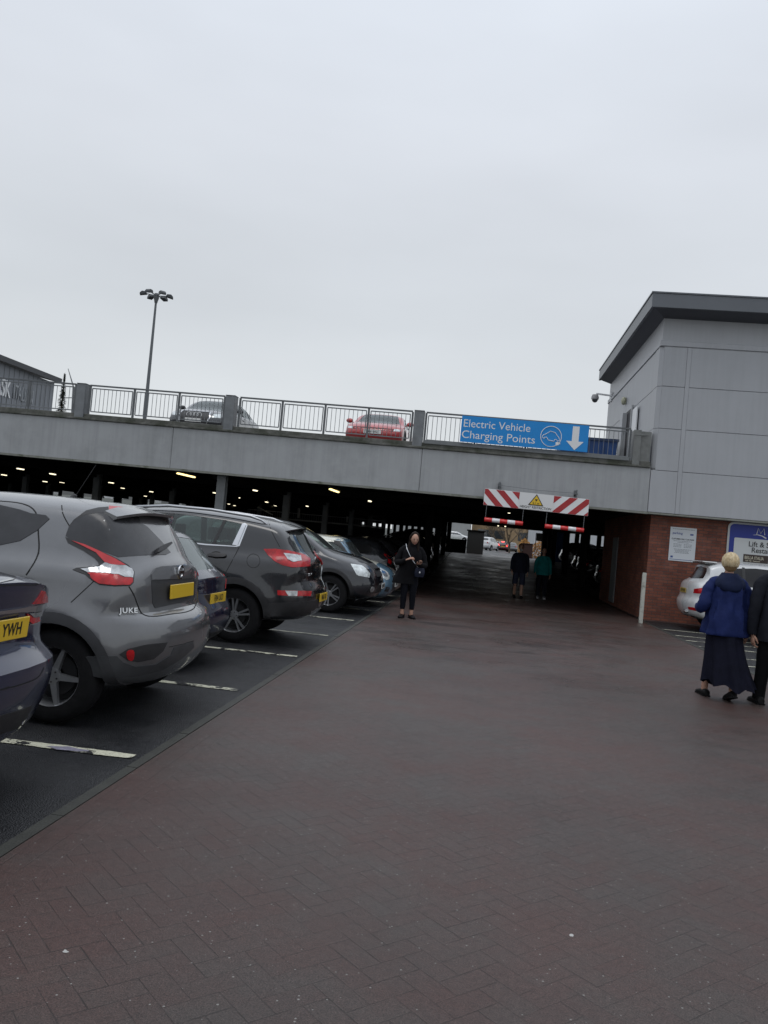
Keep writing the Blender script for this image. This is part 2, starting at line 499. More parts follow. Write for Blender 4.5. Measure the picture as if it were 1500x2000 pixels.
        for xc in (sp['xr'], sp['xf']):
            for k in (1, -1):
                y0, y1 = sorted((k * (sp['W'] - .34), k * (sp['W'] + .3)))
                mb = MB(); rr = sp['R'] + sp.get('gap', .055)
                mb.lathe([(0, y0), (rr, y0), (rr, y1), (0, y1)], (xc, 0, sp['R'] + .005), 40 if not s.low else 20, 'y')
                bmc = bmesh.new(); t = bpy.data.meshes.new('x'); t.from_pydata(mb.v, [], mb.f); bmc.from_mesh(t); bmesh.ops.remove_doubles(bmc, verts=bmc.verts, dist=1e-5)
                bmc.verts.index_update()
                mb2 = MB(); mb2.v = [tuple(v.co) for v in bmc.verts]; mb2.f = [tuple(v.index for v in f.verts) for f in bmc.faces]; bmc.free(); bpy.data.meshes.remove(t)
                cutter(mb2, 2)
        if side: mb = MB(); mb.prism(side, 'y', -1.3, 1.3); cutter(mb, 1)
        xm = sp['L'] * .48
        if front: mb = MB(); mb.prism(front, 'x', xm - .02, sp['L'] + .4); cutter(mb, 1)
        if rear: mb = MB(); mb.prism(rear, 'x', -.4, xm + .02); cutter(mb, 1)
        bpy.context.view_layer.update()
        dg = bpy.context.evaluated_depsgraph_get()
        nm = bpy.data.meshes.new_from_object(o.evaluated_get(dg))
        for c in cut: bpy.data.objects.remove(c)
        bpy.data.objects.remove(o)
        nm.name = 'body'
        s.body = link('body', nm, [m_paint], s.root, 32)
        return s.body

_wheelcache = {}
def wheel_meshes(Rt, wd, spokes, style, rim_m):
    key = (round(Rt, 3), spokes, style, rim_m.name)
    if key in _wheelcache: return _wheelcache[key]
    rr = Rt * .665
    t = MB(); h = wd / 2
    t.lathe([(rr - .01, -h), (rr + .01, -h), (Rt * .86, -h - .006), (Rt * .96, -h + .012), (Rt, -h + .045), (Rt, h - .045), (Rt * .96, h - .012), (Rt * .86, h + .006), (rr + .01, h), (rr - .01, h), (rr - .02, 0)], (0, 0, 0), 44, 'y')
    for k in (-.05, 0, .05): t.lathe([(Rt + .001, k - .004), (Rt - .006, k), (Rt + .001, k + .004)], (0, 0, 0), 44, 'y')
    r = MB()
    r.lathe([(rr, -h + .01), (rr - .012, -h + .004), (rr - .022, -h + .02), (rr - .03, .03), (rr - .03, h)], (0, 0, 0), 44, 'y')
    r.lathe([(.062, -h + .05), (.058, -h + .022), (.03, -h + .018), (0, -h + .018)], (0, 0, 0), 20, 'y')
    r.lathe([(rr - .03, .05), (0, .05)], (0, 0, 0), 30, 'y', 1)
    r.lathe([(.15, .02), (.145, 0), (.05, 0)], (0, 0, 0), 30, 'y', 1)
    for i in range(spokes):
        a = 2 * math.pi * i / spokes + .3
        offs = (-.13, .13) if style == 'twin' else (0,)
        for q in offs:
            a2 = a + q
            wi, wo = (.020, .026) if style == 'twin' else (.035, .05)
            if style == 'blade': wi, wo = .05, .026
            c1 = Vector((math.cos(a2 if style != 'twin' else a + q * 1.2), 0, math.sin(a2 if style != 'twin' else a + q * 1.2))); 
            tng = Vector((-c1.z, 0, c1.x))
            vs = []
            for rad, ww, dep in ((.045, wi, .025), (rr * .55, (wi + wo) / 2, .016), (rr - .015, wo, .012)):
                for sg in (-1, 1):
                    for yy in (-h + dep, -h + dep + .035): vs.append(c1 * rad + tng * (sg * ww / 2) + Vector((0, yy, 0)))
            fs = []
            for b in (0, 4): fs += [(b, b + 2, b + 6, b + 4), (b, b + 4, b + 5, b + 1), (b + 2, b + 3, b + 7, b + 6), (b + 1, b + 5, b + 7, b + 3)]
            r.add(vs, fs)
    for i in range(5):
        a = 2 * math.pi * i / 5; r.sphere((.04 * math.cos(a), -h + .02, .04 * math.sin(a)), .008, 6, 4, 1)
    ot = t.build('tyre', M_tyre, None, 40); orr = r.build('rim', [rim_m, M_rimdark], None, 35)
    _wheelcache[key] = (ot.data, orr.data)
    for o in (ot, orr): bpy.data.objects.remove(o)
    return _wheelcache[key]

def add_wheels(c, spokes=5, style='single', rim=None, wd=.21, rot=(0, .7, 1.3, 2.)):
    sp = c.sp; a, b = wheel_meshes(sp['R'], wd, spokes, style, rim or M_rim)
    i = 0
    for xc in (sp['xr'], sp['xf']):
        for k in (1, -1):
            wq = empty('wheel', (xc, k * (sp['W'] - wd / 2 - .025), sp['R']), 0); wq.parent = c.root
            for me, nm in ((a, 'tyre'), (b, 'rim')):
                o = bpy.data.objects.new(nm, me); col.objects.link(o); o.parent = wq
                o.rotation_euler = (0, rot[i], math.pi if k > 0 else 0)
            i += 1
def door_mirror(c, x, z, m_, size=1.):
    sp = c.sp
    for k in (1, -1):
        y = side_half_width(sp, x, z) * k
        mb = MB(); mb.bar((x, y - .03 * k, z), (x + .0, y + .09 * k, z + .03), .05, .03)
        mb.sphere((x + .0, y + .16 * k, z + .065), (.075 * size, .11 * size, .075 * size), 14, 10)
        mb.build('door_mirror', m_, c.root, 50)
def handles(c, xs, z, m_):
    for x in xs:
        c.patch('door_handle', m_, smooth_poly([(x - .09, z - .018), (x + .09, z - .014), (x + .09, z + .018), (x - .09, z + .016)], 1), 'L', .022, .02, .05)
def plate(c, end, z, mat_, txt, h=.111, w_=.52, tilt=0., y=0., eps=.01, fs=.082):
    """number plate with its characters standing slightly proud"""
    sgn = -1 if end == 'rear' else 1
    hit, nn = c.cast((y, z), end)
    x = hit.x + sgn * (eps + .006)
    mb = MB(); mb.box(-.006, .006, -w_ / 2, w_ / 2, -h / 2, h / 2)
    o = mb.build('number_plate', mat_, c.root); bevel(o, .003, 1)
    o.location = (x, y, z); o.rotation_euler = (0, tilt * -sgn, 0)
    if txt:
        M = plane_M((sgn * .0075, 0, -fs * .36), (0, -1, 0) if end == 'rear' else (0, 1, 0), (0, 0, 1))
        text('registration', txt, fs * 1.12, M_ink, o, M, .0005, .82, 'CENTER', .0015, 1.05)
    return o
def seats(c, xf, xr, zt, zb, m_=None):
    for x, ys in ((xf, (-.36, .36)), (xr, (-.4, 0, .4))):
        for y in ys:
            mb = MB(); mb.box(x - .05, x + .06, y - .22, y + .22, zb - .1, zt - .20); mb.box(x - .035, x + .045, y - .13, y + .13, zt - .17, zt)
            mb.box(x - .01, x + .01, y - .07, y - .05, zt - .21, zt - .15); mb.box(x - .01, x + .01, y + .05, y + .07, zt - .21, zt - .15)
            bevel(mb.build('seat', m_ or M_seat, c.root), .03, 2)
def arch_trim(c, m_, a0=-15, a1=195, w_=.07, eps=.006):
    sp = c.sp
    for xc in (sp['xr'], sp['xf']):
        r0 = sp['R'] + sp.get('gap', .055) + .002; r1 = r0 + w_; zc = sp['R'] + .005
        aa = [R(a0 + (a1 - a0) * i / 24) for i in range(25)]
        pts = [(xc + r1 * math.cos(t), zc + r1 * math.sin(t)) for t in aa] + [(xc + r0 * math.cos(t), zc + r0 * math.sin(t)) for t in aa[::-1]]
        pts = [(x, max(z, .2)) for x, z in pts]
        c.patch('wheel_arch_trim', m_, pts, 'L', eps, .02, .05)

def add_spoiler(c, pr, hw, m_):
    mb = MB(); vs = []; x1 = pr[0][0] + .02
    for i in range(13):
        y = -hw + 2 * hw * i / 12; k = 1 - (abs(y) / (hw * 1.05)) ** 4 * .55; dz = -.05 * (abs(y) / hw) ** 3
        for x, z in pr: vs.append((x1 + (x - x1) * k, y, z + dz))
    mb.add(vs, [(i * 5 + j, i * 5 + (j + 1) % 5, (i + 1) * 5 + (j + 1) % 5, (i + 1) * 5 + j) for i in range(12) for j in range(5)] + [(0, 1, 2, 3, 4), (60, 61, 62, 63, 64)])
    return mb.build('spoiler', [m_], c.root, 40)
def generic_car(name, sp, loc, rz, pm, label, group=None, front='lamps', rear='lamps', plate_f=None, plate_r=None, opaque=True, spokes=5, style='single', mirror_m=None, cab_glass=None, lamp_m=None, rail=False):
    """a complete everyday car with simple parts for the middle distance"""
    c = Car(name, sp, loc, rz, label, group); L, H, W = sp['L'], sp['H'], sp['W']
    g1 = cab_glass or (M_opq if opaque else G_car); g2 = cab_glass or (M_opql if opaque else G_ws)
    dlo, ws, rw = sp['dlo'], sp['ws'], sp['rw']
    if opaque: c.shell(pm)
    else:
        c.shell(pm, dlo, ws, rw); seats(c, L * .46, L * .28, H - .22, sp['belt'][1][1])
    e = .003 if opaque else -.003; th = .006 if opaque else 0
    c.patch('side_window', g1, dlo, 'L', e, th)
    c.patch('windscreen', g2, ws, 'front', e, th, mirror=False)
    if not sp.get('norw'): c.patch('rear_window', g1, rw, 'rear', e, th, mirror=False)
    for x in sp['pillars']:
        zb = lerp(sp['belt'], x) - .02
        zt = max(z for _, z in dlo)
        c.patch('door_pillar', M_trim, [(x - .035, zb), (x + .04, zb), (x + .02, zt), (x - .04, zt)], 'L', .005, .008)
    for pts in sp.get('doors', []): c.line('door_gap', M_seal, pts, 'L')
    for p in sp['tail']: c.patch('tail_lamp', M_redlamp, p, 'rear', .006, lim=.5)
    for p in sp['head']: c.patch('headlamp', lamp_m or M_headlamp, p, 'front', .006, lim=.62)
    for p in sp.get('grille', []): c.patch('grille', M_trim, p, 'front', .004, mirror=False)
    for p in sp.get('fogs', []): c.patch('fog_lamp_recess', M_trim, p, 'front', .004)
    for p in sp.get('rbump', []): c.patch('bumper_insert', M_trim, p, 'rear', .004, mirror=False)
    if sp.get('sill'):
        c.patch('sill_trim', M_trim, [(sp['xr'] + sp['R'] + .08, .2), (sp['xf'] - sp['R'] - .08, .2), (sp['xf'] - sp['R'] - .08, .34), (sp['xr'] + sp['R'] + .08, .34)], 'L', .006)
        arch_trim(c, M_trim)
    add_wheels(c, spokes, style)
    door_mirror(c, sp['mx'], sp['mz'], mirror_m or pm)
    handles(c, sp['handles'], sp['hz'], pm)
    if plate_f is not None: plate(c, 'front', sp.get('pfz', .48), M_plateW, plate_f)
    if plate_r is not None: plate(c, 'rear', sp.get('prz', .8), M_plateY, plate_r)
    if rail:
        for k in (1, -1):
            pts = [(x, k * (W * sp['roofw'] - .05), 0) for x in (.75, .85, 1.2, 1.8, 2.3, 2.5)]
            pp = []
            for i, (x, y, _) in enumerate(pts):
                h, _n = c.cast((x, y), 'top'); pp.append((x, y, h.z + (0 if i in (0, len(pts) - 1) else .05)))
            mb = MB(); mb.tube(pp, .014, 6); mb.build('roof_rail', M_rim, c.root, 60)
    return c
# ------------------------------------------------------------------ car shapes: x from the rear bumper, z up, r = plan rounding
def spec_hatch(L=3.95, W=.845, H=1.45, **k):
    s = L / 3.95; h = H / 1.45
    P = [(.30, .2, .1), (.08, .30, .34), (0, .44, .38), (.0, .58, .4), (.05, .68, .36), (.10, .80, .3), (.12, .95, .25), (.22, 1.02, .22), (.42, 1.22, .18), (.56, 1.36, .15), (.66, 1.41, .14), (1.1, 1.45, .13), (1.7, 1.45, .13), (2.1, 1.40, .13), (2.4, 1.27, .14), (2.95, .98, .16), (3.3, .90, .2), (3.65, .80, .3), (3.85, .66, .42), (3.95, .50, .46), (3.93, .34, .42), (3.75, .2, .2), (2.0, .2, .1)]
    d = dict(L=L, W=W, H=H, prof=[(x * s, z * h if z > .6 else z, r) for x, z, r in P], belt=[(0, .98 * h), (1.2 * s, .95 * h), (3.0 * s, .88 * h), (L, .72 * h)], roofw=.70, xr=.62 * s, xf=3.12 * s, R=.305,
             dlo=[(.62 * s, 1.10 * h), (.80 * s, 1.33 * h), (1.3 * s, 1.375 * h), (1.9 * s, 1.35 * h), (2.25 * s, 1.22 * h), (2.72 * s, .97 * h), (2.6 * s, .93 * h), (1.2 * s, .98 * h), (.75 * s, 1.0 * h)],
             ws=[(-.62, .99 * h), (-.50, 1.34 * h), (0, 1.37 * h), (.50, 1.34 * h), (.62, .99 * h), (0, .97 * h)], rw=[(-.58, 1.04 * h), (-.47, 1.33 * h), (0, 1.355 * h), (.47, 1.33 * h), (.58, 1.04 * h), (0, 1.02 * h)],
             pillars=[1.55 * s], doors=[[(1.52 * s, .3), (1.45 * s, .6), (1.5 * s, .95 * h)], [(2.55 * s, .3), (2.62 * s, .6), (2.6 * s, .93 * h)]],
             tail=[[(.48, .78 * h), (.62, .74 * h), (.74, .80 * h), (.72, 1.0 * h), (.62, 1.04 * h), (.52, .95 * h)]], head=[[(.42, .64 * h), (.60, .60 * h), (.74, .68 * h), (.74, .80 * h), (.60, .80 * h), (.46, .72 * h)]],
             grille=[[(-.34, .36), (.34, .36), (.40, .50), (.30, .58), (-.30, .58), (-.40, .50)], [(-.26, .63), (.26, .63), (.3, .69), (-.3, .69)]], fogs=[[(.5, .34), (.66, .36), (.66, .46), (.52, .44)]], rbump=[[(-.6, .24), (.6, .24), (.55, .36), (-.55, .36)]],
             mx=2.55 * s, mz=.95 * h, handles=[1.68 * s], hz=.84 * h, pfz=.5, prz=.72, ds=.09)
    d.update(k); return d
def spec_suv(L=4.5, W=.93, H=1.66, **k):
    s = L / 4.5; h = H / 1.66
    P = [(.35, .27, .1), (.10, .34, .30), (.01, .50, .34), (0, .68, .36), (.05, .77, .32), (.07, .95, .26), (.12, 1.12, .22), (.26, 1.22, .18), (.40, 1.42, .16), (.42, 1.54, .15), (.55, 1.60, .14), (1.1, 1.65, .13), (1.9, 1.66, .13), (2.5, 1.61, .13), (2.85, 1.47, .14), (3.35, 1.14, .16), (3.7, 1.08, .2), (4.15, .99, .28), (4.38, .85, .38), (4.49, .66, .42), (4.49, .45, .4), (4.3, .28, .22), (2.2, .25, .1)]
    d = dict(L=L, W=W, H=H, prof=[(x * s, z * h if z > .6 else z, r) for x, z, r in P], belt=[(0, 1.12 * h), (1.2 * s, 1.08 * h), (3.3 * s, 1.02 * h), (L, .85 * h)], roofw=.70, xr=.92 * s, xf=3.58 * s, R=.35, zs=.74,
             dlo=[(.62 * s, 1.28 * h), (.80 * s, 1.50 * h), (1.4 * s, 1.555 * h), (2.3 * s, 1.53 * h), (2.7 * s, 1.40 * h), (3.15 * s, 1.13 * h), (3.0 * s, 1.08 * h), (1.3 * s, 1.12 * h), (.8 * s, 1.15 * h)],
             ws=[(-.68, 1.14 * h), (-.54, 1.53 * h), (0, 1.56 * h), (.54, 1.53 * h), (.68, 1.14 * h), (0, 1.12 * h)], rw=[(-.62, 1.22 * h), (-.5, 1.46 * h), (0, 1.5 * h), (.5, 1.46 * h), (.62, 1.22 * h), (0, 1.19 * h)],
             pillars=[1.15 * s, 2.05 * s], doors=[[(1.38 * s, .75), (1.2 * s, .9), (1.15 * s, 1.1 * h)], [(2.05 * s, .35), (2.02 * s, .7), (2.05 * s, 1.08 * h)], [(3.0 * s, .35), (3.06 * s, .7), (3.0 * s, 1.05 * h)]],
             tail=[[(.50, .88 * h), (.84, .84 * h), (.86, 1.06 * h), (.78, 1.14 * h), (.50, 1.02 * h)]], head=[[(.46, .78 * h), (.70, .74 * h), (.84, .84 * h), (.84, .96 * h), (.70, .97 * h), (.50, .88 * h)]],
             grille=[[(-.44, .62), (.44, .62), (.50, .84 * h), (.40, .93 * h), (-.40, .93 * h), (-.50, .84 * h)], [(-.5, .38), (.5, .38), (.46, .54), (-.46, .54)]], fogs=[[(.60, .42), (.76, .46), (.76, .58), (.60, .54)]], rbump=[[(-.7, .32), (.7, .32), (.65, .46), (-.65, .46)]],
             mx=3.0 * s, mz=1.13 * h, handles=[1.45 * s, 2.3 * s], hz=.98 * h, pfz=.55, prz=.85, ds=.09, sill=True)
    d.update(k); return d
def spec_saloon(L=4.8, W=.92, H=1.46, **k):
    s = L / 4.8; h = H / 1.46
    P = [(.4, .22, .1), (.12, .30, .34), (.02, .44, .4), (0, .60, .42), (.06, .74, .36), (.06, .92, .32), (.08, 1.05, .26), (.14, 1.09, .2), (.5, 1.11, .17), (.95, 1.26, .15), (1.45, 1.41, .14), (2.0, 1.46, .13), (2.5, 1.45, .13), (2.9, 1.36, .13), (3.55, 1.02, .16), (4.0, .95, .2), (4.5, .82, .32), (4.72, .68, .42), (4.8, .52, .46), (4.76, .34, .42), (4.5, .2, .2), (2.4, .2, .1)]
    d = dict(L=L, W=W, H=H, prof=[(x * s, z * h if z > .6 else z, r) for x, z, r in P], belt=[(0, 1.05 * h), (1.2 * s, .99 * h), (3.4 * s, .92 * h), (L, .75 * h)], roofw=.68, xr=1.0 * s, xf=3.85 * s, R=.33,
             dlo=[(.95 * s, 1.10 * h), (1.35 * s, 1.32 * h), (2.0 * s, 1.385 * h), (2.6 * s, 1.36 * h), (2.85 * s, 1.27 * h), (3.35 * s, 1.0 * h), (3.2 * s, .96 * h), (1.4 * s, 1.02 * h)],
             ws=[(-.66, 1.02 * h), (-.52, 1.36 * h), (0, 1.385 * h), (.52, 1.36 * h), (.66, 1.02 * h), (0, 1.0 * h)], rw=[(-.6, 1.15 * h), (-.5, 1.34 * h), (0, 1.365 * h), (.5, 1.34 * h), (.6, 1.15 * h), (0, 1.13 * h)],
             pillars=[1.45 * s, 2.25 * s], doors=[[(1.35 * s, .6), (1.3 * s, .8), (1.4 * s, 1.0 * h)], [(2.25 * s, .32), (2.22 * s, .7), (2.25 * s, .96 * h)], [(3.2 * s, .32), (3.28 * s, .7), (3.2 * s, .94 * h)]],
             tail=[[(.50, .78 * h), (.82, .78 * h), (.84, .95 * h), (.52, .97 * h)]], head=[[(.46, .66 * h), (.70, .62 * h), (.84, .70 * h), (.84, .80 * h), (.50, .76 * h)]],
             grille=[[(-.42, .5), (.42, .5), (.46, .68), (-.46, .68)], [(-.5, .3), (.5, .3), (.46, .42), (-.46, .42)]], fogs=[[(.58, .32), (.74, .36), (.74, .44), (.58, .42)]], rbump=[[(-.6, .26), (.6, .26), (.55, .36), (-.55, .36)]],
             mx=3.15 * s, mz=1.0 * h, handles=[1.55 * s, 2.42 * s], hz=.86 * h, pfz=.5, prz=.85, ds=.09)
    d.update(k); return d
# ------------------------------------------------------------------ hero cars in the left-hand row
pm_grey = paint('gunmetal_paint', (.145, .148, .155), .55, .30)
pm_navy = paint('navy_paint', (.012, .018, .055), .3, .26)
pm_darkblue = paint('dark_blue_paint', (.006, .010, .036), .3, .25)
pm_black = paint('black_paint', (.008, .009, .012), .2, .24)
pm_char = paint('charcoal_paint', (.015, .017, .023), .3, .26)

# dark blue saloon, only its rear corner is in the picture
sp = spec_saloon(4.87, .93, 1.48, ds=.05, flare=.015)
sp['prof'] = [(.42, .24, .1), (.16, .27, .26), (.06, .40, .34), (0, .58, .38), (.0, .70, .38), (.08, .79, .38), (.10, .95, .36), (.08, 1.06, .34), (.07, 1.145, .30), (.14, 1.165, .26), (.5, 1.19, .17), (.95, 1.30, .15), (1.45, 1.43, .14), (2.0, 1.48, .13), (2.5, 1.47, .13), (2.9, 1.38, .13), (3.6, 1.04, .16), (4.0, .97, .2), (4.55, .84, .32), (4.8, .68, .42), (4.87, .52, .46), (4.82, .34, .42), (4.6, .2, .2), (2.4, .2, .1)]
sp['belt'] = [(0, .98), (1.2, 1.0), (3.4, .95), (4.87, .78)]
sp['tail'] = []; sp['rbump'] = []
c = generic_car('parked_car', sp, (-2.27, 3.93, 0), math.pi, pm_navy, 'dark blue saloon cut off by the left edge with a yellow plate ending WH', 'cars parked in the left row', plate_r=None, lamp_m=None)
px5 = lambda L_: [(x / 5., 1080 + y / 5.) for x, y in L_]
c.patch('tail_lamp', M_redlamp, px5([(318, 500), (372, 430), (408, 368), (432, 372), (455, 420), (462, 480), (400, 492)]), 'px', .006, g=5)
c.patch('chrome_strip', M_chrome, px5([(-60, 572), (120, 548), (320, 515), (460, 486), (463, 520), (445, 565), (330, 572), (200, 575), (60, 590), (-60, 605)]), 'px', .009, g=5, mirror=False)
c.patch('reversing_lamp', M_clearlamp, px5([(275, 590), (440, 562), (445, 585), (430, 602), (320, 630)]), 'px', .011, g=4)
c.patch('lower_tail_lamp', M_redlamp, px5([(255, 590), (330, 628), (432, 600), (420, 650), (310, 692), (270, 660)]), 'px', .007, g=4)
c.patch('bumper_reflector', M_redlamp, px5([(405, 1440), (470, 1400), (475, 1425), (440, 1480), (405, 1480)]), 'px', .006, g=4)
c.line('bumper_crease', M_seal, px5([(-60, 1350), (200, 1285), (380, 1205), (430, 1120)]), 'px', .006)
c.line('boot_gap', M_seal, px5([(-60, 322), (200, 312), (330, 312), (400, 300)]), 'px', .006)
c.patch('bumper_insert', M_trim, px5([(-60, 1600), (200, 1530), (400, 1445), (395, 1500), (330, 1640), (150, 1720), (-60, 1790)]), 'px', .004, g=6)
c.line('rear_chrome_line', M_chrome, px5([(290, 700), (350, 690), (415, 650)]), 'px', .006)
h = c.local([(16, 1228)])[0]
pl = plate(c, 'rear', h[2] + .0, M_plateY, 'DL65 YWH', y=-.09, tilt=R(-4), eps=.012)
SALOON = c

# grey crossover, the nearest whole car
sp = spec_suv(4.135, .885, 1.60, ds=.042, flare=.055, gap=.045)
sp['prof'] = [(.45, .26, .1), (.22, .27, .26), (.12, .34, .34), (.03, .46, .40), (0, .60, .42), (.01, .70, .42), (.06, .785, .38), (.15, .83, .30), (.175, .92, .26), (.19, 1.05, .24), (.22, 1.16, .24), (.29, 1.24, .24), (.40, 1.40, .20), (.50, 1.53, .17), (.60, 1.60, .15), (.85, 1.628, .15), (1.3, 1.638, .15), (1.8, 1.63, .15), (2.2, 1.58, .15), (2.5, 1.46, .15), (3.02, 1.12, .17), (3.35, 1.05, .2), (3.75, .97, .28), (3.98, .84, .38), (4.12, .66, .42), (4.12, .45, .4), (3.95, .26, .22), (2.2, .24, .1)]
sp['H'] = 1.635
sp['belt'] = [(0, 1.02), (.8, 1.10), (1.5, 1.10), (3.0, 1.05), (4.13, .9)]
sp['roofw'] = .66; sp['taper'] = .10; sp['xr'] = .76; sp['xf'] = 3.29; sp['R'] = .337; sp['zs'] = .76
sp['ws'] = [(-.62, 1.14), (-.5, 1.50), (0, 1.53), (.5, 1.50), (.62, 1.14), (0, 1.12)]
c = Car('parked_car', sp, (-2.2, 6.62, 0), math.pi, 'gunmetal grey crossover with boomerang tail lamps reading JUKE on its rear', 'cars parked in the left row')
c.shell(pm_grey)
a1 = lambda L_: [(x / 3.3333, 900 + y / 3.3333) for x, y in L_]
a2 = lambda L_: [(100 + x / 4.545, 1040 + y / 4.545) for x, y in L_]
M_priv = mat('privacy_window', (.035, .036, .040), .22, 0, .4, var=.3, vscale=3)
c.patch('rear_window', M_priv, a1([(428, 490), (445, 440), (490, 385), (560, 352), (640, 342), (720, 345), (810, 356), (890, 388), (960, 432), (1045, 520), (1110, 598), (1080, 612), (930, 615), (770, 628), (640, 580), (560, 548), (470, 520)]), 'px', .004, mirror=False, g=9)
c.patch('lamp_housing', M_trim, a2([(125, 40), (190, 68), (430, 160), (560, 220), (680, 290), (738, 350), (728, 445), (700, 474), (560, 478), (430, 466), (365, 430), (300, 375), (190, 332), (225, 316), (380, 305), (425, 292), (418, 265), (380, 225), (280, 160), (150, 95)]), 'px', .006, .02, g=6, label='black boomerang shaped lamp surround')
c.patch('tail_lamp', M_redpale, a2([(185, 74), (300, 108), (430, 165), (550, 225), (655, 292), (560, 290), (480, 268), (455, 240), (400, 180), (290, 125)]), 'px', .012, .02, g=6)
c.patch('reversing_lamp', M_clearlamp, a2([(262, 328), (430, 308), (480, 270), (560, 292), (655, 296), (712, 330), (728, 360), (718, 405), (650, 402), (600, 380), (480, 364), (330, 358)]), 'px', .013, .02, g=6)
c.patch('tail_lamp', M_redlamp, a2([(326, 360), (480, 367), (595, 382), (640, 404), (718, 408), (718, 440), (692, 465), (560, 469), (430, 455), (375, 420)]), 'px', .012, .02, g=6)
c.patch('side_window', M_priv, a1([(-700, 290), (0, 288), (130, 318), (200, 342), (300, 355), (324, 378), (240, 455), (130, 522), (0, 549), (-350, 560), (-700, 520)]), 'px', .004, g=10)
c.patch('windscreen', M_opql, sp['ws'], 'front', .004, mirror=False)
c.line('door_gap', M_seal, a1([(-700, 262), (0, 262), (190, 296), (232, 335), (250, 480), (252, 590), (235, 640), (170, 745)]), 'px', .010)
c.line('panel_gap', M_seal, a1([(402, 290), (408, 340), (452, 425)]), 'px', .008)
c.line('panel_gap', M_seal, a1([(610, 785), (540, 850), (462, 922)]), 'px', .006)
c.line('tailgate_gap', M_seal, a1([(838, 818), (870, 870), (900, 950), (925, 995), (970, 1012), (1100, 1000), (1262, 962), (1278, 930)]), 'px', .009, mirror=False)
c.line('bumper_gap', M_seal, a1([(590, 1170), (615, 1215), (628, 1260), (600, 1280)]), 'px', .006)
c.patch('tailgate_recess', pm_grey, a1([(982, 740), (1000, 705), (1040, 692), (1180, 680), (1225, 690), (1250, 730), (1252, 765), (985, 775)]), 'px', .010, .03, mirror=False, g=7)
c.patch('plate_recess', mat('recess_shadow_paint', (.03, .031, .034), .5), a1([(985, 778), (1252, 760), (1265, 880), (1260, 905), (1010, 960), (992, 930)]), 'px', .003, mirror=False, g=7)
c.patch('wiper', M_trim, a1([(1000, 610), (1010, 580), (1040, 560), (1090, 540), (1098, 550), (1060, 585), (1015, 608)]), 'px', .04, .03, mirror=False, g=6)
c.patch('high_brake_lamp', M_redlamp, a1([(708, 295), (800, 305), (805, 330), (760, 335), (708, 325)]), 'px', .006, mirror=False, g=6)
c.patch('spoiler_underside', M_trim, a1([(450, 425), (480, 385), (560, 325), (640, 305), (705, 300), (708, 328), (800, 334), (860, 345), (905, 370), (912, 395), (880, 385), (810, 353), (720, 342), (640, 340), (560, 350), (490, 385), (445, 440)]), 'px', .003, mirror=False, g=7)
c.patch('bumper_vent', M_trim, a1([(775, 1262), (830, 1225), (960, 1195), (1090, 1182), (1060, 1240), (1000, 1290), (900, 1310), (830, 1300)]), 'px', .004, g=7)
c.patch('rear_fog_lamp', M_redlamp, smooth_poly(a1([(820, 1262), (825, 1240), (848, 1228), (872, 1235), (870, 1280), (855, 1302), (828, 1292)]), 1), 'px', .010, g=4)
c.patch('bumper_diffuser', mat('grey_plastic', (.05, .052, .056), .5, var=.15), a1([(560, 1275), (760, 1270), (800, 1310), (880, 1340), (1010, 1325), (1110, 1262), (1130, 1215), (1255, 1178), (1262, 1215), (1180, 1290), (1060, 1360), (900, 1400), (700, 1420), (600, 1400)]), 'px', .005, g=8, mirror=False)
arch_trim(c, mat('arch_grey', (.05, .051, .055), .5, var=.15), -10, 190, .075, .008)
c.line('bumper_dark_line', M_seal, a1([(1100, 1212), (1180, 1195), (1262, 1172)]), 'px', .004, mirror=False)  # thin dark line across the right of the bumper
c.patch('headlamp', M_headlamp, [(.5, .9), (.62, .84), (.72, .9), (.70, .98), (.56, .98)], 'front')
c.patch('grille', M_trim, [(-.4, .62), (.4, .62), (.48, .8), (-.48, .8)], 'front', mirror=False)
h = c.local(a1([(835, 985)]))[0]
nn = c.cast(a1([(835, 985)])[0], 'px')[1]
xd = Vector((-nn.y, nn.x, 0)).normalized(); yd = nn.cross(xd).normalized() if nn.cross(xd).z > 0 else -nn.cross(xd).normalized()
text('badge_lettering', 'JUKE', .052, M_chrome, c.root, plane_M(Vector(h) + nn * .006 - xd * .075 - yd * .005, xd, yd), .002, 1.25, 'LEFT', .001, 1.12)
h = c.local([(348, 1117)])[0]
mb = MB()
for i in range(32):
    a, b = 2 * math.pi * i / 32, 2 * math.pi * (i + 1) / 32
    mb.bar((0, .05 * math.cos(a), .05 * math.sin(a)), (0, .05 * math.cos(b), .05 * math.sin(b)), .012, .012)
mb.box(-.008, .004, -.062, .062, -.011, .011)
o = mb.build('round_badge', M_chrome, c.root); o.location = (h[0] - .02, 0, h[2])
plate(c, 'rear', .965, M_plateY, '', tilt=R(3), eps=.018)
add_wheels(c, 5, 'blade', None, .215, (.35, 0, 1, 2))
door_mirror(c, 2.75, 1.14, pm_grey)
handles(c, [1.9], 1.0, pm_grey)
mb = MB(); mb.tube([(1.16, 0, 1.63), (1.14, 0, 1.66)], [.03, .015], 8); mb.tube([(1.14, 0, 1.65), (1.0, -.02, 1.92)], .0022, 5); mb.build('aerial', M_trim, c.root)
add_spoiler(c, [(.60, 1.60), (.42, 1.565), (.425, 1.545), (.52, 1.53), (.62, 1.56)], .57, pm_grey)
JUKE = c

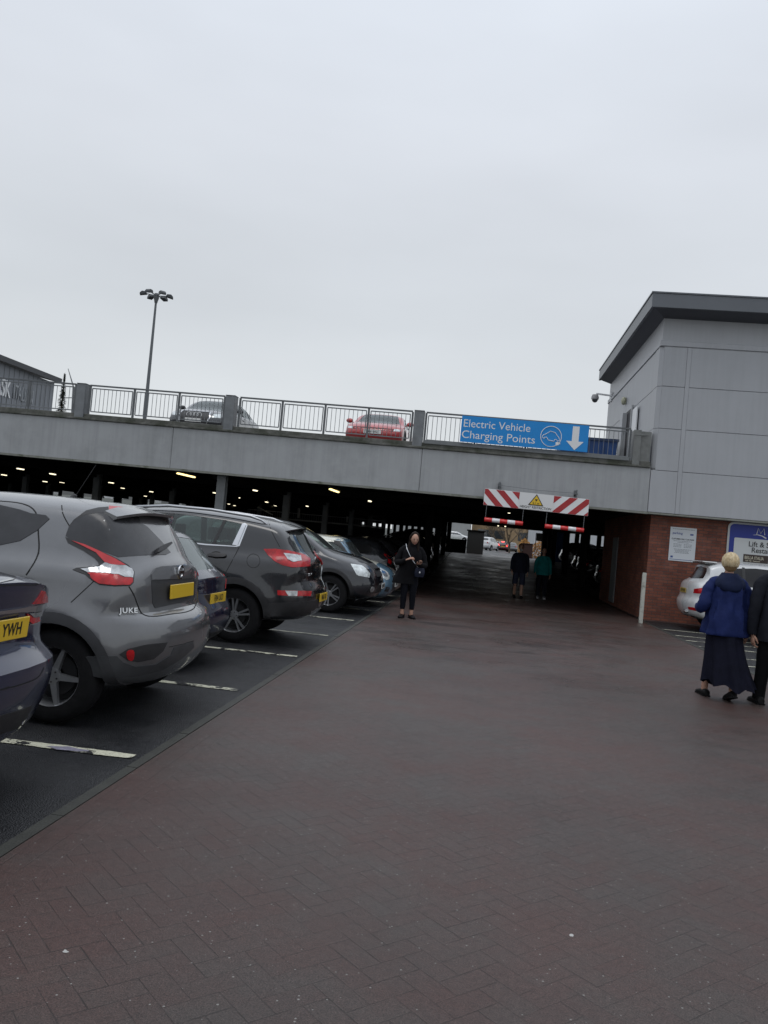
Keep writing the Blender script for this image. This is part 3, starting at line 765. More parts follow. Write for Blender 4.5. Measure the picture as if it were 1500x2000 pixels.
# black SUV with rear lamps towards the lane
b2 = lambda L_: [(220 + x / 2.419, 930 + y / 2.419) for x, y in L_]
sp = spec_suv(4.44, .928, 1.70, ds=.045, flare=.03, gap=.05)
sp['prof'] = [(.42, .30, .1), (.18, .33, .26), (.05, .44, .34), (0, .60, .38), (.01, .72, .38), (.05, .80, .34), (.09, .86, .28), (.10, 1.0, .24), (.13, 1.12, .22), (.22, 1.21, .2), (.34, 1.37, .18), (.42, 1.49, .16), (.52, 1.57, .15), (.8, 1.63, .14), (1.4, 1.69, .14), (2.1, 1.70, .14), (2.6, 1.635, .14), (2.95, 1.48, .14), (3.4, 1.14, .16), (3.7, 1.08, .2), (4.15, .99, .28), (4.34, .85, .38), (4.43, .66, .42), (4.43, .45, .4), (4.25, .28, .22), (2.2, .27, .1)]
sp['xr'] = .98; sp['xf'] = 3.60; sp['R'] = .352; sp['roofw'] = .70; sp['belt'] = [(0, 1.10), (1.2, 1.08), (3.3, 1.02), (4.44, .85)]
c = Car('parked_car', sp, (-2.12, 11.6, 0), math.pi, 'black SUV with chrome window trim and silver roof rails, rear to the lane', 'cars parked in the left row')
DLO = [(1.03, 1.25), (.98, 1.40), (1.02, 1.53), (1.29, 1.565), (1.9, 1.595), (2.5, 1.585), (2.78, 1.54), (3.0, 1.40), (3.3, 1.22), (3.1, 1.19), (2.2, 1.225), (1.5, 1.24)]
WS = [(-.64, 1.20), (-.52, 1.55), (0, 1.58), (.52, 1.55), (.64, 1.20), (0, 1.17)]
RW = [(-.60, 1.25), (-.52, 1.47), (-.3, 1.51), (0, 1.52), (.3, 1.51), (.52, 1.47), (.60, 1.25), (.4, 1.235), (0, 1.23), (-.4, 1.235)]
c.shell(pm_black, DLO, WS, RW)
add_wheels(c, 5, 'twin', None, .225)
G_green = glass('green_side_glass', (.68, .84, .78), .16)
c.patch('side_window', G_green, DLO, 'L', -.004, 0)
c.patch('windscreen', G_ws, WS, 'front', -.004, 0, mirror=False)
c.patch('rear_window', glass('rear_tint', (.50, .60, .58), .22), RW, 'rear', -.004, 0, mirror=False)
for x, w_ in ((2.04, .045), (1.36, .02)):
    c.patch('door_pillar', M_trim, [(x - w_, 1.235), (x + w_, 1.235), (x + w_ - .02, 1.60), (x - w_ - .02, 1.60)] if w_ > .03 else [(x - w_, 1.24), (x + w_, 1.24), (x + w_ - .09, 1.57), (x - w_ - .09, 1.57)], 'L', .001, .01)
c.patch('chrome_window_trim', M_chrome, b2([(612, 224), (632, 231), (592, 327), (580, 330), (440, 320), (300, 303), (300, 309), (440, 326), (585, 334), (600, 330), (638, 231), (625, 222)]), 'px', .004, .01, g=5)
c.patch('chrome_quarter', M_chrome, b2([(613, 224), (630, 230), (590, 328), (565, 324)]), 'px', .005, .01, g=5)
seats(c, 2.25, 1.5, 1.46, 1.24)
c.patch('tail_lamp', M_redlamp, b2([(714, 345), (770, 344), (820, 350), (900, 370), (932, 390), (930, 426), (850, 432), (800, 420), (765, 402), (735, 375)]), 'px', .012, .025, g=4)
c.patch('reversing_lamp', M_clearlamp, b2([(808, 364), (885, 376), (890, 402), (850, 408), (826, 395)]), 'px', .018, .02, g=4, parent=None)
c.patch('bumper_lamp', M_redlamp, b2([(778, 539), (940, 543), (935, 566), (870, 567), (780, 562)]), 'px', .006, .02, g=4)
c.patch('bumper_lamp_lens', M_clearlamp, b2([(815, 541), (872, 542), (870, 566), (830, 565)]), 'px', .010, .02, g=4)
add_spoiler(c, [(.60, 1.60), (.36, 1.545), (.365, 1.525), (.45, 1.515), (.60, 1.56)], .56, pm_black)
c.patch('wiper', M_trim, b2([(950, 345), (975, 330), (985, 336), (960, 352)]), 'px', .04, .02, g=4, mirror=False)
c.line('tailgate_gap', M_seal, b2([(738, 215), (745, 245), (790, 335)]), 'px', .008)
c.line('tailgate_gap', M_seal, b2([(930, 420), (900, 450), (890, 510), (900, 535), (975, 530)]), 'px', .007, mirror=False)
c.line('door_gap', M_seal, b2([(598, 335), (580, 370), (548, 430), (520, 480)]), 'px', .008)
c.line('door_gap', M_seal, [(2.05, .40), (2.02, .8), (2.04, 1.2)], 'L', .008)
c.line('door_gap', M_seal, [(3.1, .40), (3.16, .8), (3.1, 1.18)], 'L', .008)
cx, cy = 665, 400
c.line('fuel_flap_gap', M_seal, b2([(cx + 31 * math.cos(t * .3927), cy + 33 * math.sin(t * .3927)) for t in range(17)]), 'px', .006, mirror=False)
c.patch('door_handle', M_trim, b2([(448, 372), (490, 366), (538, 374), (536, 382), (490, 384), (450, 378)]), 'px', .03, .03, g=4)
c.patch('door_handle_recess', M_seal, smooth_poly(b2([(465, 360), (490, 354), (512, 360), (512, 386), (490, 390), (465, 384)]), 1), 'px', .002, .01, g=4)
c.patch('sill_trim', M_trim, [(1.4, .28), (3.15, .28), (3.15, .42), (1.4, .42)], 'L', .006)
arch_trim(c, M_trim, -12, 192, .085, .008)
c.patch('bumper_trim', M_trim, b2([(720, 600), (800, 598), (930, 590), (1000, 575), (1002, 610), (985, 640), (900, 660), (730, 662), (718, 640)]), 'px', .006, .02, g=5)
hh = c.local(b2([(913, 465)]))[0]
text('badge_lettering', 'SPORTAGE', .052, M_chrome, c.root, plane_M((c.cast((-.45, hh[2]), 'rear')[0].x - .008, .55, hh[2] - .02), (0, -1, 0), (0, 0, 1)), .002, 1.1)
mb = MB(); mb.sphere((0, 0, 0), (.012, .075, .042), 16, 8); o = mb.build('oval_badge', M_chrome, c.root, 50)
q = c.cast((0, 1.135), 'rear')[0]; o.location = (q.x - .005, 0, q.z)
plate(c, 'rear', .63, M_plateY, 'NK61 7KJ', y=0, eps=.012)
c.patch('grille', M_trim, [(-.4, .66), (.4, .66), (.46, .86), (-.46, .86)], 'front', mirror=False)
c.patch('headlamp', M_headlamp, [(.46, .84), (.7, .80), (.84, .92), (.7, .98), (.5, .94)], 'front')
for k in (1, -1):
    pp = []
    for i, x in enumerate((.72, .80, .95, 1.5, 2.1, 2.6, 2.78)):
        q, _n = c.cast((x, k * .60), 'top'); pp.append((x, k * .60, q.z + (.0 if i in (0, 6) else .035 if i in (1,) else .055)))
    mb = MB(); mb.tube(pp, [.012, .016, .02, .02, .02, .02, .012], 8); mb.build('roof_rail', M_rim, c.root, 60)
door_mirror(c, 3.1, 1.2, pm_black)
SPORT = c

# ---- small dark blue hatchback between the crossover and the SUV
sp = spec_hatch(3.9, .835, 1.43, ds=.055)
sp['tail'] = [[(.56, .78), (.68, .76), (.79, .80), (.79, .98), (.70, 1.0), (.58, .93)]]
c = generic_car('parked_car', sp, (-2.72, 8.95, 0), math.pi, pm_darkblue, 'small dark blue hatchback mostly hidden behind the grey crossover', 'cars parked in the left row', plate_r='FJ04 LKD', opaque=False, cab_glass=glass('pale_rear_glass', (.60, .74, .70), .50))
NAVY = c

# ---- charcoal SUV, nose towards the lane
sp = spec_suv(4.58, .925, 1.70, ds=.055, flare=.03, gap=.06)
sp['R'] = .355; sp['xf'] = 3.66; sp['xr'] = .95
sp['prof'] = sp['prof'][:13] + [(2.65, 1.66, .13), (3.05, 1.50, .14), (3.55, 1.20, .16), (3.8, 1.14, .2), (4.15, 1.06, .28), (4.40, .94, .36), (4.54, .74, .40), (4.58, .55, .42), (4.50, .36, .36), (4.3, .28, .22), (2.2, .25, .1)]
sp['ws'] = [(-.66, 1.21), (-.54, 1.56), (0, 1.60), (.54, 1.56), (.66, 1.21), (0, 1.19)]
sp['head'] = []; sp['dlo'] = [(.62, 1.30), (.80, 1.52), (1.4, 1.585), (2.4, 1.57), (2.85, 1.47), (3.3, 1.2), (3.1, 1.14), (1.3, 1.16), (.8, 1.18)]
sp['grille'] = [[(-.44, .74), (.44, .74), (.46, .98), (-.46, .98)], [(-.5, .42), (.5, .42), (.46, .58), (-.46, .58)]]
c = generic_car('parked_car', sp, (-1.88 - 4.58, 16.85, 0), 0, pm_char, 'charcoal SUV parked nose out, its pale headlamp beside the black SUV', 'cars parked in the left row', opaque=False, spokes=5, style='twin', plate_f='MV11 ODE')
c.patch('grille_bar', M_chrome, [(-.42, .85), (.42, .85), (.42, .885), (-.42, .885)], 'front', .02, mirror=False)
b3 = lambda L_: [(580 + x / 6.818, 1020 + y / 6.818) for x, y in L_]
c.patch('headlamp', M_headlamp, b3([(712, 555), (860, 575), (912, 612), (972, 685), (962, 738), (818, 712), (790, 690), (750, 620)]), 'px', .008, .02, g=3)
c.patch('fog_lamp', M_clearlamp, smooth_poly([(.64, .46), (.70, .45), (.74, .48), (.73, .55), (.67, .56), (.64, .52)], 1), 'front', .02)
ANTARA = c

# ---- pale blue hatch with a cream roof, nose out
pm_pblue = paint('pale_blue_paint', (.10, .19, .27), .3, .25)
pm_cream = paint('cream_paint', (.60, .60, .52), .0, .3)
sp = spec_hatch(3.82, .84, 1.455, ds=.055)
sp['prof'] = [(.30, .2, .1), (.08, .30, .34), (0, .44, .38), (.0, .60, .4), (.05, .70, .36), (.08, .88, .3), (.14, 1.0, .25), (.24, 1.18, .2), (.32, 1.33, .16), (.42, 1.38, .14), (.9, 1.44, .13), (1.6, 1.455, .13), (2.3, 1.445, .13), (2.64, 1.395, .12), (2.93, 1.08, .15), (3.12, 1.0, .2), (3.45, .92, .3), (3.70, .78, .42), (3.80, .58, .46), (3.80, .38, .42), (3.6, .2, .2), (2.0, .2, .1)]
sp['dlo'] = [(.36, 1.03), (.44, 1.28), (.7, 1.33), (1.6, 1.36), (2.38, 1.345), (2.66, 1.2), (2.80, 1.02), (2.4, .98)]
sp['ws'] = [(-.60, 1.07), (-.52, 1.33), (0, 1.36), (.52, 1.33), (.60, 1.07), (0, 1.05)]
sp['belt'] = [(0, 1.0), (1.2, .98), (3.0, .93), (3.82, .78)]; sp['mx'] = 2.5; sp['mz'] = 1.02
sp['head'] = [[(.46 + .0, .70), (.52, .62), (.64, .60), (.74, .66), (.75, .78), (.66, .86), (.54, .84), (.47, .77)]]
c = generic_car('parked_car', sp, (-1.80 - 3.82, 18.8, 0), 0, pm_pblue, 'pale blue small hatchback with a cream roof parked nose out', 'cars parked in the left row', opaque=False, plate_f='PK08 XAE')
c.patch('roof_panel', pm_cream, [(.30, -.60), (1.2, -.68), (2.45, -.64), (2.58, -.4), (2.62, 0), (2.58, .4), (2.45, .64), (1.2, .68), (.30, .60), (.27, 0)], 'top', .006, .02, mirror=False)
c.patch('roof_side', pm_cream, [(.30, 1.335), (.45, 1.345), (1.0, 1.368), (1.8, 1.37), (2.3, 1.355), (2.62, 1.345), (2.63, 1.38), (2.3, 1.435), (1.8, 1.448), (1.0, 1.43), (.4, 1.385)], 'L', .005, .02)
c.patch('bonnet_panel', pm_cream, [(3.0, -.56), (3.4, -.5), (3.4, .5), (3.0, .56)], 'top', .003, .004, mirror=False)
c.patch('windscreen_pillar', M_trim, [(2.36, 1.352), (2.63, 1.342), (2.96, 1.03), (2.78, 1.0), (2.64, 1.2)], 'L', .006, .01)
c.patch('lamp_bowl', M_chrome, smooth_poly([(.54, .68), (.64, .66), (.69, .73), (.64, .80), (.54, .78)], 1), 'front', .010)
MINI = c

# ---- silver-beige hatch nose out, then dark hatch tail out, at the mouth of the car park
pm_silver = paint('silver_beige_paint', (.30, .28, .26), .5, .28)
pm_dkgrey = paint('dark_grey_paint', (.03, .032, .036), .4, .25)
c = generic_car('parked_car', spec_hatch(4.1, .86, 1.36), (-1.85 - 4.1, 21.0, 0), 0, pm_silver, 'silver beige hatchback parked nose out just before the dark car park mouth', 'cars parked in the left row', opaque=True, cab_glass=mat('shaded_glass', (.01, .01, .011), .35, spec=.2), plate_f='')
c = generic_car('parked_car', spec_hatch(4.2, .90, 1.46), (-2.35, 24.6, 0), math.pi, pm_dkgrey, 'dark hatchback with red tail lamps just inside the car park', 'cars parked in the left row', opaque=True, cab_glass=mat('shaded_glass', (.01, .01, .011), .35, spec=.2))
# ------------------------------------------------------------------ ground
def M_(t, op, a, b=None, c=None):
    n = N(t, 'ShaderNodeMath', operation=op)
    for i, v in enumerate((a, b, c)):
        if v is None: continue
        if isinstance(v, (int, float)): n.inputs[i].default_value = v
        else: t.links.new(v, n.inputs[i])
    return n.outputs[0]
def noise(t, vec, sc, det=4, ro=.55, lo=None, hi=None, a=0., b=1.):
    z = N(t, 'ShaderNodeTexNoise'); z.inputs['Scale'].default_value = sc; z.inputs['Detail'].default_value = det; z.inputs['Roughness'].default_value = ro
    t.links.new(vec, z.inputs['Vector'])
    if lo is None: return z.outputs[0]
    r = N(t, 'ShaderNodeMapRange'); t.links.new(z.outputs[0], r.inputs[0])
    r.inputs[1].default_value = lo; r.inputs[2].default_value = hi; r.inputs[3].default_value = a; r.inputs[4].default_value = b
    return r.outputs[0]
def mixc(t, f, a, b):
    n = N(t, 'ShaderNodeMix', data_type='RGBA')
    for i, v in ((0, f), (6, a), (7, b)):
        if isinstance(v, (int, float)): n.inputs[i].default_value = v
        elif isinstance(v, tuple): n.inputs[i].default_value = (*v, 1)
        else: t.links.new(v, n.inputs[i])
    return n.outputs[2]

def paver_material():
    m = bpy.data.materials.new('block_paving'); m.use_nodes = True; t = m.node_tree; b = t.nodes['Principled BSDF']
    g = N(t, 'ShaderNodeTexCoord'); P = g.outputs['Object']
    mp = N(t, 'ShaderNodeMapping'); mp.inputs['Rotation'].default_value = (0, 0, R(-44)); mp.inputs['Scale'].default_value = (10, 10, 10)
    t.links.new(P, mp.inputs[0])
    sp_ = N(t, 'ShaderNodeSeparateXYZ'); t.links.new(mp.outputs[0], sp_.inputs[0])
    X, Y = sp_.outputs[0], sp_.outputs[1]
    i, j = M_(t, 'FLOOR', X), M_(t, 'FLOOR', Y); fx, fy = M_(t, 'SUBTRACT', X, i), M_(t, 'SUBTRACT', Y, j)
    k = M_(t, 'FLOORED_MODULO', M_(t, 'SUBTRACT', i, j), 4)
    e = [M_(t, 'COMPARE', k, float(q), .1) for q in range(4)]
    d = M_(t, 'ADD', fx, M_(t, 'MULTIPLY', e[1], 5)); d = M_(t, 'MINIMUM', d, M_(t, 'ADD', M_(t, 'SUBTRACT', 1, fx), M_(t, 'MULTIPLY', e[0], 5)))
    d = M_(t, 'MINIMUM', d, M_(t, 'ADD', fy, M_(t, 'MULTIPLY', e[2], 5))); d = M_(t, 'MINIMUM', d, M_(t, 'ADD', M_(t, 'SUBTRACT', 1, fy), M_(t, 'MULTIPLY', e[3], 5)))
    ai = M_(t, 'SUBTRACT', i, e[1]); aj = M_(t, 'SUBTRACT', j, e[2])
    cb = N(t, 'ShaderNodeCombineXYZ'); t.links.new(ai, cb.inputs[0]); t.links.new(aj, cb.inputs[1])
    wn = N(t, 'ShaderNodeTexWhiteNoise', noise_dimensions='2D'); t.links.new(cb.outputs[0], wn.inputs['Vector'])
    # straight course along the kerb
    sx = N(t, 'ShaderNodeSeparateXYZ'); t.links.new(P, sx.inputs[0])
    course = M_(t, 'LESS_THAN', sx.outputs[0], -1.72)
    cx = M_(t, 'MULTIPLY', M_(t, 'ADD', sx.outputs[0], 1.92), 10.); cy = M_(t, 'ADD', M_(t, 'MULTIPLY', sx.outputs[1], 5.), M_(t, 'MULTIPLY', M_(t, 'FLOOR', cx), .5))
    cfx = M_(t, 'FRACT', cx); cfy = M_(t, 'FRACT', cy)
    dc = M_(t, 'MINIMUM', M_(t, 'MINIMUM', cfx, M_(t, 'SUBTRACT', 1, cfx)), M_(t, 'MULTIPLY', M_(t, 'MINIMUM', cfy, M_(t, 'SUBTRACT', 1, cfy)), 2))
    dm = N(t, 'ShaderNodeMix'); t.links.new(course, dm.inputs[0]); t.links.new(d, dm.inputs[2]); t.links.new(dc, dm.inputs[3]); d = dm.outputs[0]
    jn = noise(t, P, 5., 3, .6, .35, .7, .012, .05)
    joint = N(t, 'ShaderNodeMapRange'); t.links.new(d, joint.inputs[0]); joint.inputs[1].default_value = 0; t.links.new(jn, joint.inputs[2]); joint.inputs[3].default_value = 1; joint.inputs[4].default_value = 0
    jvis = noise(t, P, 2.2, 4, .65, .34, .58, .35, 1.)
    jf = M_(t, 'MULTIPLY', joint.outputs[0], jvis)
    big = noise(t, P, .8, 5, .65, .40, .60)
    brick = mixc(t, M_(t, 'MULTIPLY', wn.outputs[0], 1.), (.068, .037, .032), (.068, .051, .045))
    grime = mixc(t, big, (.060, .050, .046), (.072, .038, .033))
    c = mixc(t, .62, brick, grime)
    fine = noise(t, P, 150., 4, .85, .36, .66, .3, 1.8)
    sc = N(t, 'ShaderNodeVectorMath', operation='SCALE'); t.links.new(c, sc.inputs[0]); t.links.new(fine, sc.inputs[3]); c = sc.outputs[0]
    mid_ = noise(t, P, 34., 4, .7, .3, .7, .78, 1.22)
    sc = N(t, 'ShaderNodeVectorMath', operation='SCALE'); t.links.new(c, sc.inputs[0]); t.links.new(mid_, sc.inputs[3]); c = sc.outputs[0]
    far = noise(t, P, .22, 4, .6, .4, .65, .85, 1.12)
    sc = N(t, 'ShaderNodeVectorMath', operation='SCALE'); t.links.new(c, sc.inputs[0]); t.links.new(far, sc.inputs[3]); c = sc.outputs[0]
    c = mixc(t, M_(t, 'MULTIPLY', jf, .9), c, (.012, .010, .009))
    # pale aggregate flecks and trodden gum
    vo = N(t, 'ShaderNodeTexVoronoi'); vo.inputs['Scale'].default_value = 30; t.links.new(P, vo.inputs['Vector'])
    wv = N(t, 'ShaderNodeTexWhiteNoise'); t.links.new(vo.outputs['Position'], wv.inputs['Vector'])
    fl = M_(t, 'MULTIPLY', M_(t, 'LESS_THAN', vo.outputs['Distance'], M_(t, 'MULTIPLY', wv.outputs[0], .13)), M_(t, 'GREATER_THAN', wv.outputs[0], .45))
    c = mixc(t, M_(t, 'MULTIPLY', fl, .6), c, (.36, .36, .34))
    nd = N(t, 'ShaderNodeVectorMath', operation='ADD'); n3 = N(t, 'ShaderNodeTexNoise'); n3.inputs['Scale'].default_value = 28; t.links.new(P, n3.inputs['Vector'])
    s3 = N(t, 'ShaderNodeVectorMath', operation='SCALE'); t.links.new(n3.outputs[1], s3.inputs[0]); s3.inputs[3].default_value = .03
    t.links.new(P, nd.inputs[0]); t.links.new(s3.outputs[0], nd.inputs[1])
    v2 = N(t, 'ShaderNodeTexVoronoi'); v2.inputs['Scale'].default_value = 2.6; t.links.new(nd.outputs[0], v2.inputs['Vector'])
    w2 = N(t, 'ShaderNodeTexWhiteNoise'); t.links.new(v2.outputs['Position'], w2.inputs['Vector'])
    gm = M_(t, 'LESS_THAN', v2.outputs['Distance'], M_(t, 'MULTIPLY', M_(t, 'MAXIMUM', M_(t, 'SUBTRACT', w2.outputs[0], .66), 0), .16))
    c = mixc(t, M_(t, 'MULTIPLY', gm, .85), c, (.50, .50, .48))
    mpw = N(t, 'ShaderNodeMapping'); mpw.inputs['Scale'].default_value = (.55, 1.1, 1); t.links.new(P, mpw.inputs[0])
    pud = M_(t, 'MULTIPLY', noise(t, mpw.outputs[0], .9, 5, .6, .56, .64), M_(t, 'MULTIPLY', M_(t, 'MULTIPLY', M_(t, 'GREATER_THAN', sx.outputs[1], 12.), M_(t, 'LESS_THAN', sx.outputs[1], 25.)), .75))
    c = mixc(t, pud, c, (.022, .012, .010))
    t.links.new(c, b.inputs['Base Color'])
    wet = noise(t, P, .55, 6, .65, .42, .62)
    wet2 = noise(t, P, 3.2, 4, .6, .35, .7)
    rg = M_(t, 'ADD', M_(t, 'MULTIPLY', M_(t, 'SUBTRACT', 1, wet), .16), M_(t, 'ADD', .26, M_(t, 'MULTIPLY', wet2, .10)))
    t.links.new(rg, b.inputs['Roughness']); b.inputs['Specular IOR Level'].default_value = .47
    bp = N(t, 'ShaderNodeBump'); bp.inputs['Strength'].default_value = .5; bp.inputs['Distance'].default_value = .004
    hgt = M_(t, 'ADD', M_(t, 'MULTIPLY', jf, -1), M_(t, 'ADD', M_(t, 'MULTIPLY', fine, .35), M_(t, 'MULTIPLY', wn.outputs[0], .35)))
    t.links.new(hgt, bp.inputs['Height']); t.links.new(bp.outputs[0], b.inputs['Normal'])
    return m
def asphalt_material(name='wet_asphalt', base=(.013, .0135, .015), wetlo=.22):
    m = bpy.data.materials.new(name); m.use_nodes = True; t = m.node_tree; b = t.nodes['Principled BSDF']
    g = N(t, 'ShaderNodeTexCoord'); P = g.outputs['Object']
    f = noise(t, P, 120., 3, .8, .35, .68, .25, 2.3)
    vo = N(t, 'ShaderNodeTexVoronoi'); vo.inputs['Scale'].default_value = 110; t.links.new(P, vo.inputs['Vector'])
    c = mixc(t, noise(t, P, 1.2, 5, .6, .4, .65), base, tuple(q * 1.5 for q in base))
    s = N(t, 'ShaderNodeVectorMath', operation='SCALE'); t.links.new(c, s.inputs[0]); t.links.new(f, s.inputs[3])
    v2 = N(t, 'ShaderNodeTexVoronoi'); v2.inputs['Scale'].default_value = 14; t.links.new(P, v2.inputs['Vector'])
    w2 = N(t, 'ShaderNodeTexWhiteNoise'); t.links.new(v2.outputs['Position'], w2.inputs['Vector'])
    fl = M_(t, 'MULTIPLY', M_(t, 'LESS_THAN', v2.outputs['Distance'], .06), M_(t, 'GREATER_THAN', w2.outputs[0], .6))
    t.links.new(mixc(t, M_(t, 'MULTIPLY', fl, .6), s.outputs[0], (.22, .22, .21)), b.inputs['Base Color'])
    wet = noise(t, P, .7, 6, .65, .42, .60)
    t.links.new(M_(t, 'ADD', M_(t, 'MULTIPLY', M_(t, 'SUBTRACT', 1, wet), .24), wetlo + .08), b.inputs['Roughness'])
    b.inputs['Specular IOR Level'].default_value = .42
    bp = N(t, 'ShaderNodeBump'); bp.inputs['Strength'].default_value = 1.; bp.inputs['Distance'].default_value = .008
    t.links.new(M_(t, 'MULTIPLY', vo.outputs['Distance'], M_(t, 'SUBTRACT', 1, M_(t, 'MULTIPLY', wet, .5))), bp.inputs['Height']); t.links.new(bp.outputs[0], b.inputs['Normal'])
    return m
M_pave = paver_material(); M_asph = asphalt_material()
def sheet(name, x0, x1, y0, y1, z, m_):
    o = mesh(name, [(x0, y0, z), (x1, y0, z), (x1, y1, z), (x0, y1, z)], [(0, 1, 2, 3)], m_); tag(o, kind='structure'); return o
M_far = mat('distant_ground', (.05, .055, .045), .7, var=.3, vscale=.2)
# one sheet to the horizon; it climbs behind the car park on the left
gx = [-900, -300, -120, -60, -36, -24, -10, 60, 300, 900]; gy = [-200, -10, 60, 100, 118, 128, 145, 300, 900]
def gz(x, y):
    a = 0 if y < 100 else .74
    if x < -20 and y >= 118: a = 3.55 if y >= 128 else 2.2
    return a - .03
mesh('ground', [(x, y, gz(x, y)) for y in gy for x in gx], [(j * 10 + i, j * 10 + i + 1, (j + 1) * 10 + i + 1, (j + 1) * 10 + i) for j in range(8) for i in range(9)], M_far)['kind'] = 'structure'
def rise(y):
    t = min(1, max(0, (y - 33) / 27)); return .8 * t * t * (3 - 2 * t)
def strip(name, x0, x1, z, m_, ys):
    o = mesh(name, [(x, y, z + rise(y)) for y in ys for x in (x0, x1)], [(2 * i, 2 * i + 1, 2 * i + 3, 2 * i + 2) for i in range(len(ys) - 1)], m_, None, 60); tag(o, kind='structure'); return o
strip('car_park_surface', -60, 30, -.012, M_asph, [-6, 33] + list(range(35, 62, 2)) + [118])
strip('paved_lane', -1.96, 4.12, 0, M_pave, [-6, 33] + list(range(35, 62, 2)) + [64])
M_kerb = mat('kerb_concrete', (.033, .034, .029), .6, var=.3, vscale=6, bump=.3, bscale=60, dirt=(.03, .033, .026), dscale=3)
mb = MB()
y = -6.
while y < 62:
    h_ = rise(y) + random.uniform(0, .004); mb.box(-2.03, -1.964, y, y + .912, -.05 + h_, .003 + h_); y += .918
tag(mb.build('kerb', M_kerb), kind='structure')
mb = MB(); y = -6.
while y < 22:
    mb.box(4.124, 4.2, y, y + .912, -.05, .003); y += .918
tag(mb.build('kerb', M_kerb), kind='structure')

def line_material():
    m = bpy.data.materials.new('worn_line_paint'); m.use_nodes = True; t = m.node_tree; b = t.nodes['Principled BSDF']
    g = N(t, 'ShaderNodeTexCoord'); P = g.outputs['Object']
    f = noise(t, P, 5., 8, .75, .52, .55)
    f2 = noise(t, P, 60., 3, .6, .42, .5, .6, 1.)
    c = mixc(t, f, mixc(t, f2, (.25, .25, .20), (.62, .61, .48)), (.028, .028, .03))
    t.links.new(c, b.inputs['Base Color']); b.inputs['Roughness'].default_value = .4
    return m
M_line = line_material()
def bay_line(x0, x1, y, w=.105, z=-.006, jag=True, name='bay_line'):
    n = max(4, int(abs(x1 - x0) / .06)); vs = []
    for i in range(n + 1):
        x = x0 + (x1 - x0) * i / n; a = w / 2 + (random.uniform(-.008, .006) if jag else 0); b = w / 2 + (random.uniform(-.008, .006) if jag else 0)
        vs += [(x, y - a, z), (x, y + b, z)]
    o = mesh(name, vs, [(2 * i, 2 * i + 2, 2 * i + 3, 2 * i + 1) for i in range(n)], M_line); tag(o, kind='structure')
for Y in (2.85, 5.27, 7.75, 10.15, 12.48, 15.0, 17.3, 19.8, 22.2, 24.6, 27., 29.4):
    bay_line(-6.9, -2.08 - random.uniform(0, .06), Y)
for Y in (14.12, 15.2, 16.65, 17.65, 18.6, 19.92): bay_line(4.25, 9.0, Y, .09)
# oily wet patch where the first line is broken
o = mesh('spilt_paint_mark', [(-2.52 + .13 * math.cos(t * .6) * (1 + .3 * math.sin(t * 2.7)), 5.25 + .045 * math.sin(t * .6) * (1 + .3 * math.cos(t * 1.9)), -.003) for t in range(10)], [tuple(range(10))], mat('mauve_mark', (.22, .21, .27), .5, var=.3, vscale=20)); tag(o, kind='structure')

# ------------------------------------------------------------------ parking deck
FALL = lambda x: .009 * (4.1 - x)
def streaked(m, k=.14):
    t = m.node_tree; b = t.nodes['Principled BSDF']; l = b.inputs['Base Color'].links[0]; src = l.from_socket
    g = N(t, 'ShaderNodeTexCoord'); q = N(t, 'ShaderNodeMapping'); q.inputs['Scale'].default_value = (7, 7, .35); t.links.new(g.outputs['Object'], q.inputs[0])
    f = noise(t, q.outputs[0], 1.2, 5, .65, .45, .72, 1., 1. - k)
    s_ = N(t, 'ShaderNodeVectorMath', operation='SCALE'); t.links.new(src, s_.inputs[0]); t.links.new(f, s_.inputs[3]); t.links.new(s_.outputs[0], b.inputs['Base Color']); return m
M_fascia = mat('grey_cladding', (.335, .345, .355), .45, .1, var=.05, vscale=2., bump=.12, bscale=90, dirt=(.27, .28, .285), dscale=.7)
M_fascia2 = mat('lift_cladding', (.375, .385, .405), .45, .1, var=.04, vscale=1.2, bump=.05, bscale=90)
streaked(M_fascia, .13); streaked(M_fascia2, .07)
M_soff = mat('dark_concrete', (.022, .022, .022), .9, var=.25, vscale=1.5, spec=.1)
M_conc = mat('mossy_coping', (.12, .12, .11), .8, var=.35, vscale=5, bump=.4, bscale=30, dirt=(.045, .05, .035), dscale=2.2, dlo=.42, dhi=.62)
M_steel = mat('grey_steel', (.17, .18, .19), .5, .35, var=.2, vscale=4)
M_darksteel = mat('dark_railing_steel', (.12, .128, .135), .5, .35, var=.15, vscale=6)
M_panelgap = mat('cladding_joint', (.03, .03, .032), .8)
M_deck = mat('deck_surface', (.06, .06, .06), .55, var=.2, vscale=2)
deck = empty('parking_deck', (-10, 22, 0), 0, 'grey clad car park deck spanning the lane, cars parked on top and below', 'car park')
def dpart(mb, name, m_, smooth=None):
    for i, v in enumerate(mb.v): mb.v[i] = (v[0] + 10, v[1] - 22, v[2])
    return mb.build(name, m_, deck, smooth)
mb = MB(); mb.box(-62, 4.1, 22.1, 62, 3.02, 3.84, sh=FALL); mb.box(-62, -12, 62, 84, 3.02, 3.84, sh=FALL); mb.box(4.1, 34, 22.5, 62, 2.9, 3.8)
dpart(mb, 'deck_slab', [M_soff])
jx = [-35.9, -29.06, -22.2, -15.38, -8.5, -1.72, 4.10]
for a, b in zip(jx, jx[1:]):
    mb = MB(); mb.box(a + .005, b - .005, 21.98, 22.06, 2.745, 3.85, sh=FALL)
    if b < 4: mb.box(b - .10, b - .03, 21.972, 21.985, 2.747, 3.848, sh=FALL)
    bevel(dpart(mb, 'fascia_panel', M_fascia), .004, 1)
mb = MB(); mb.box(-36, 4.1, 22.063, 22.095, 2.75, 3.84, sh=FALL); dpart(mb, 'fascia_backing', M_panelgap)
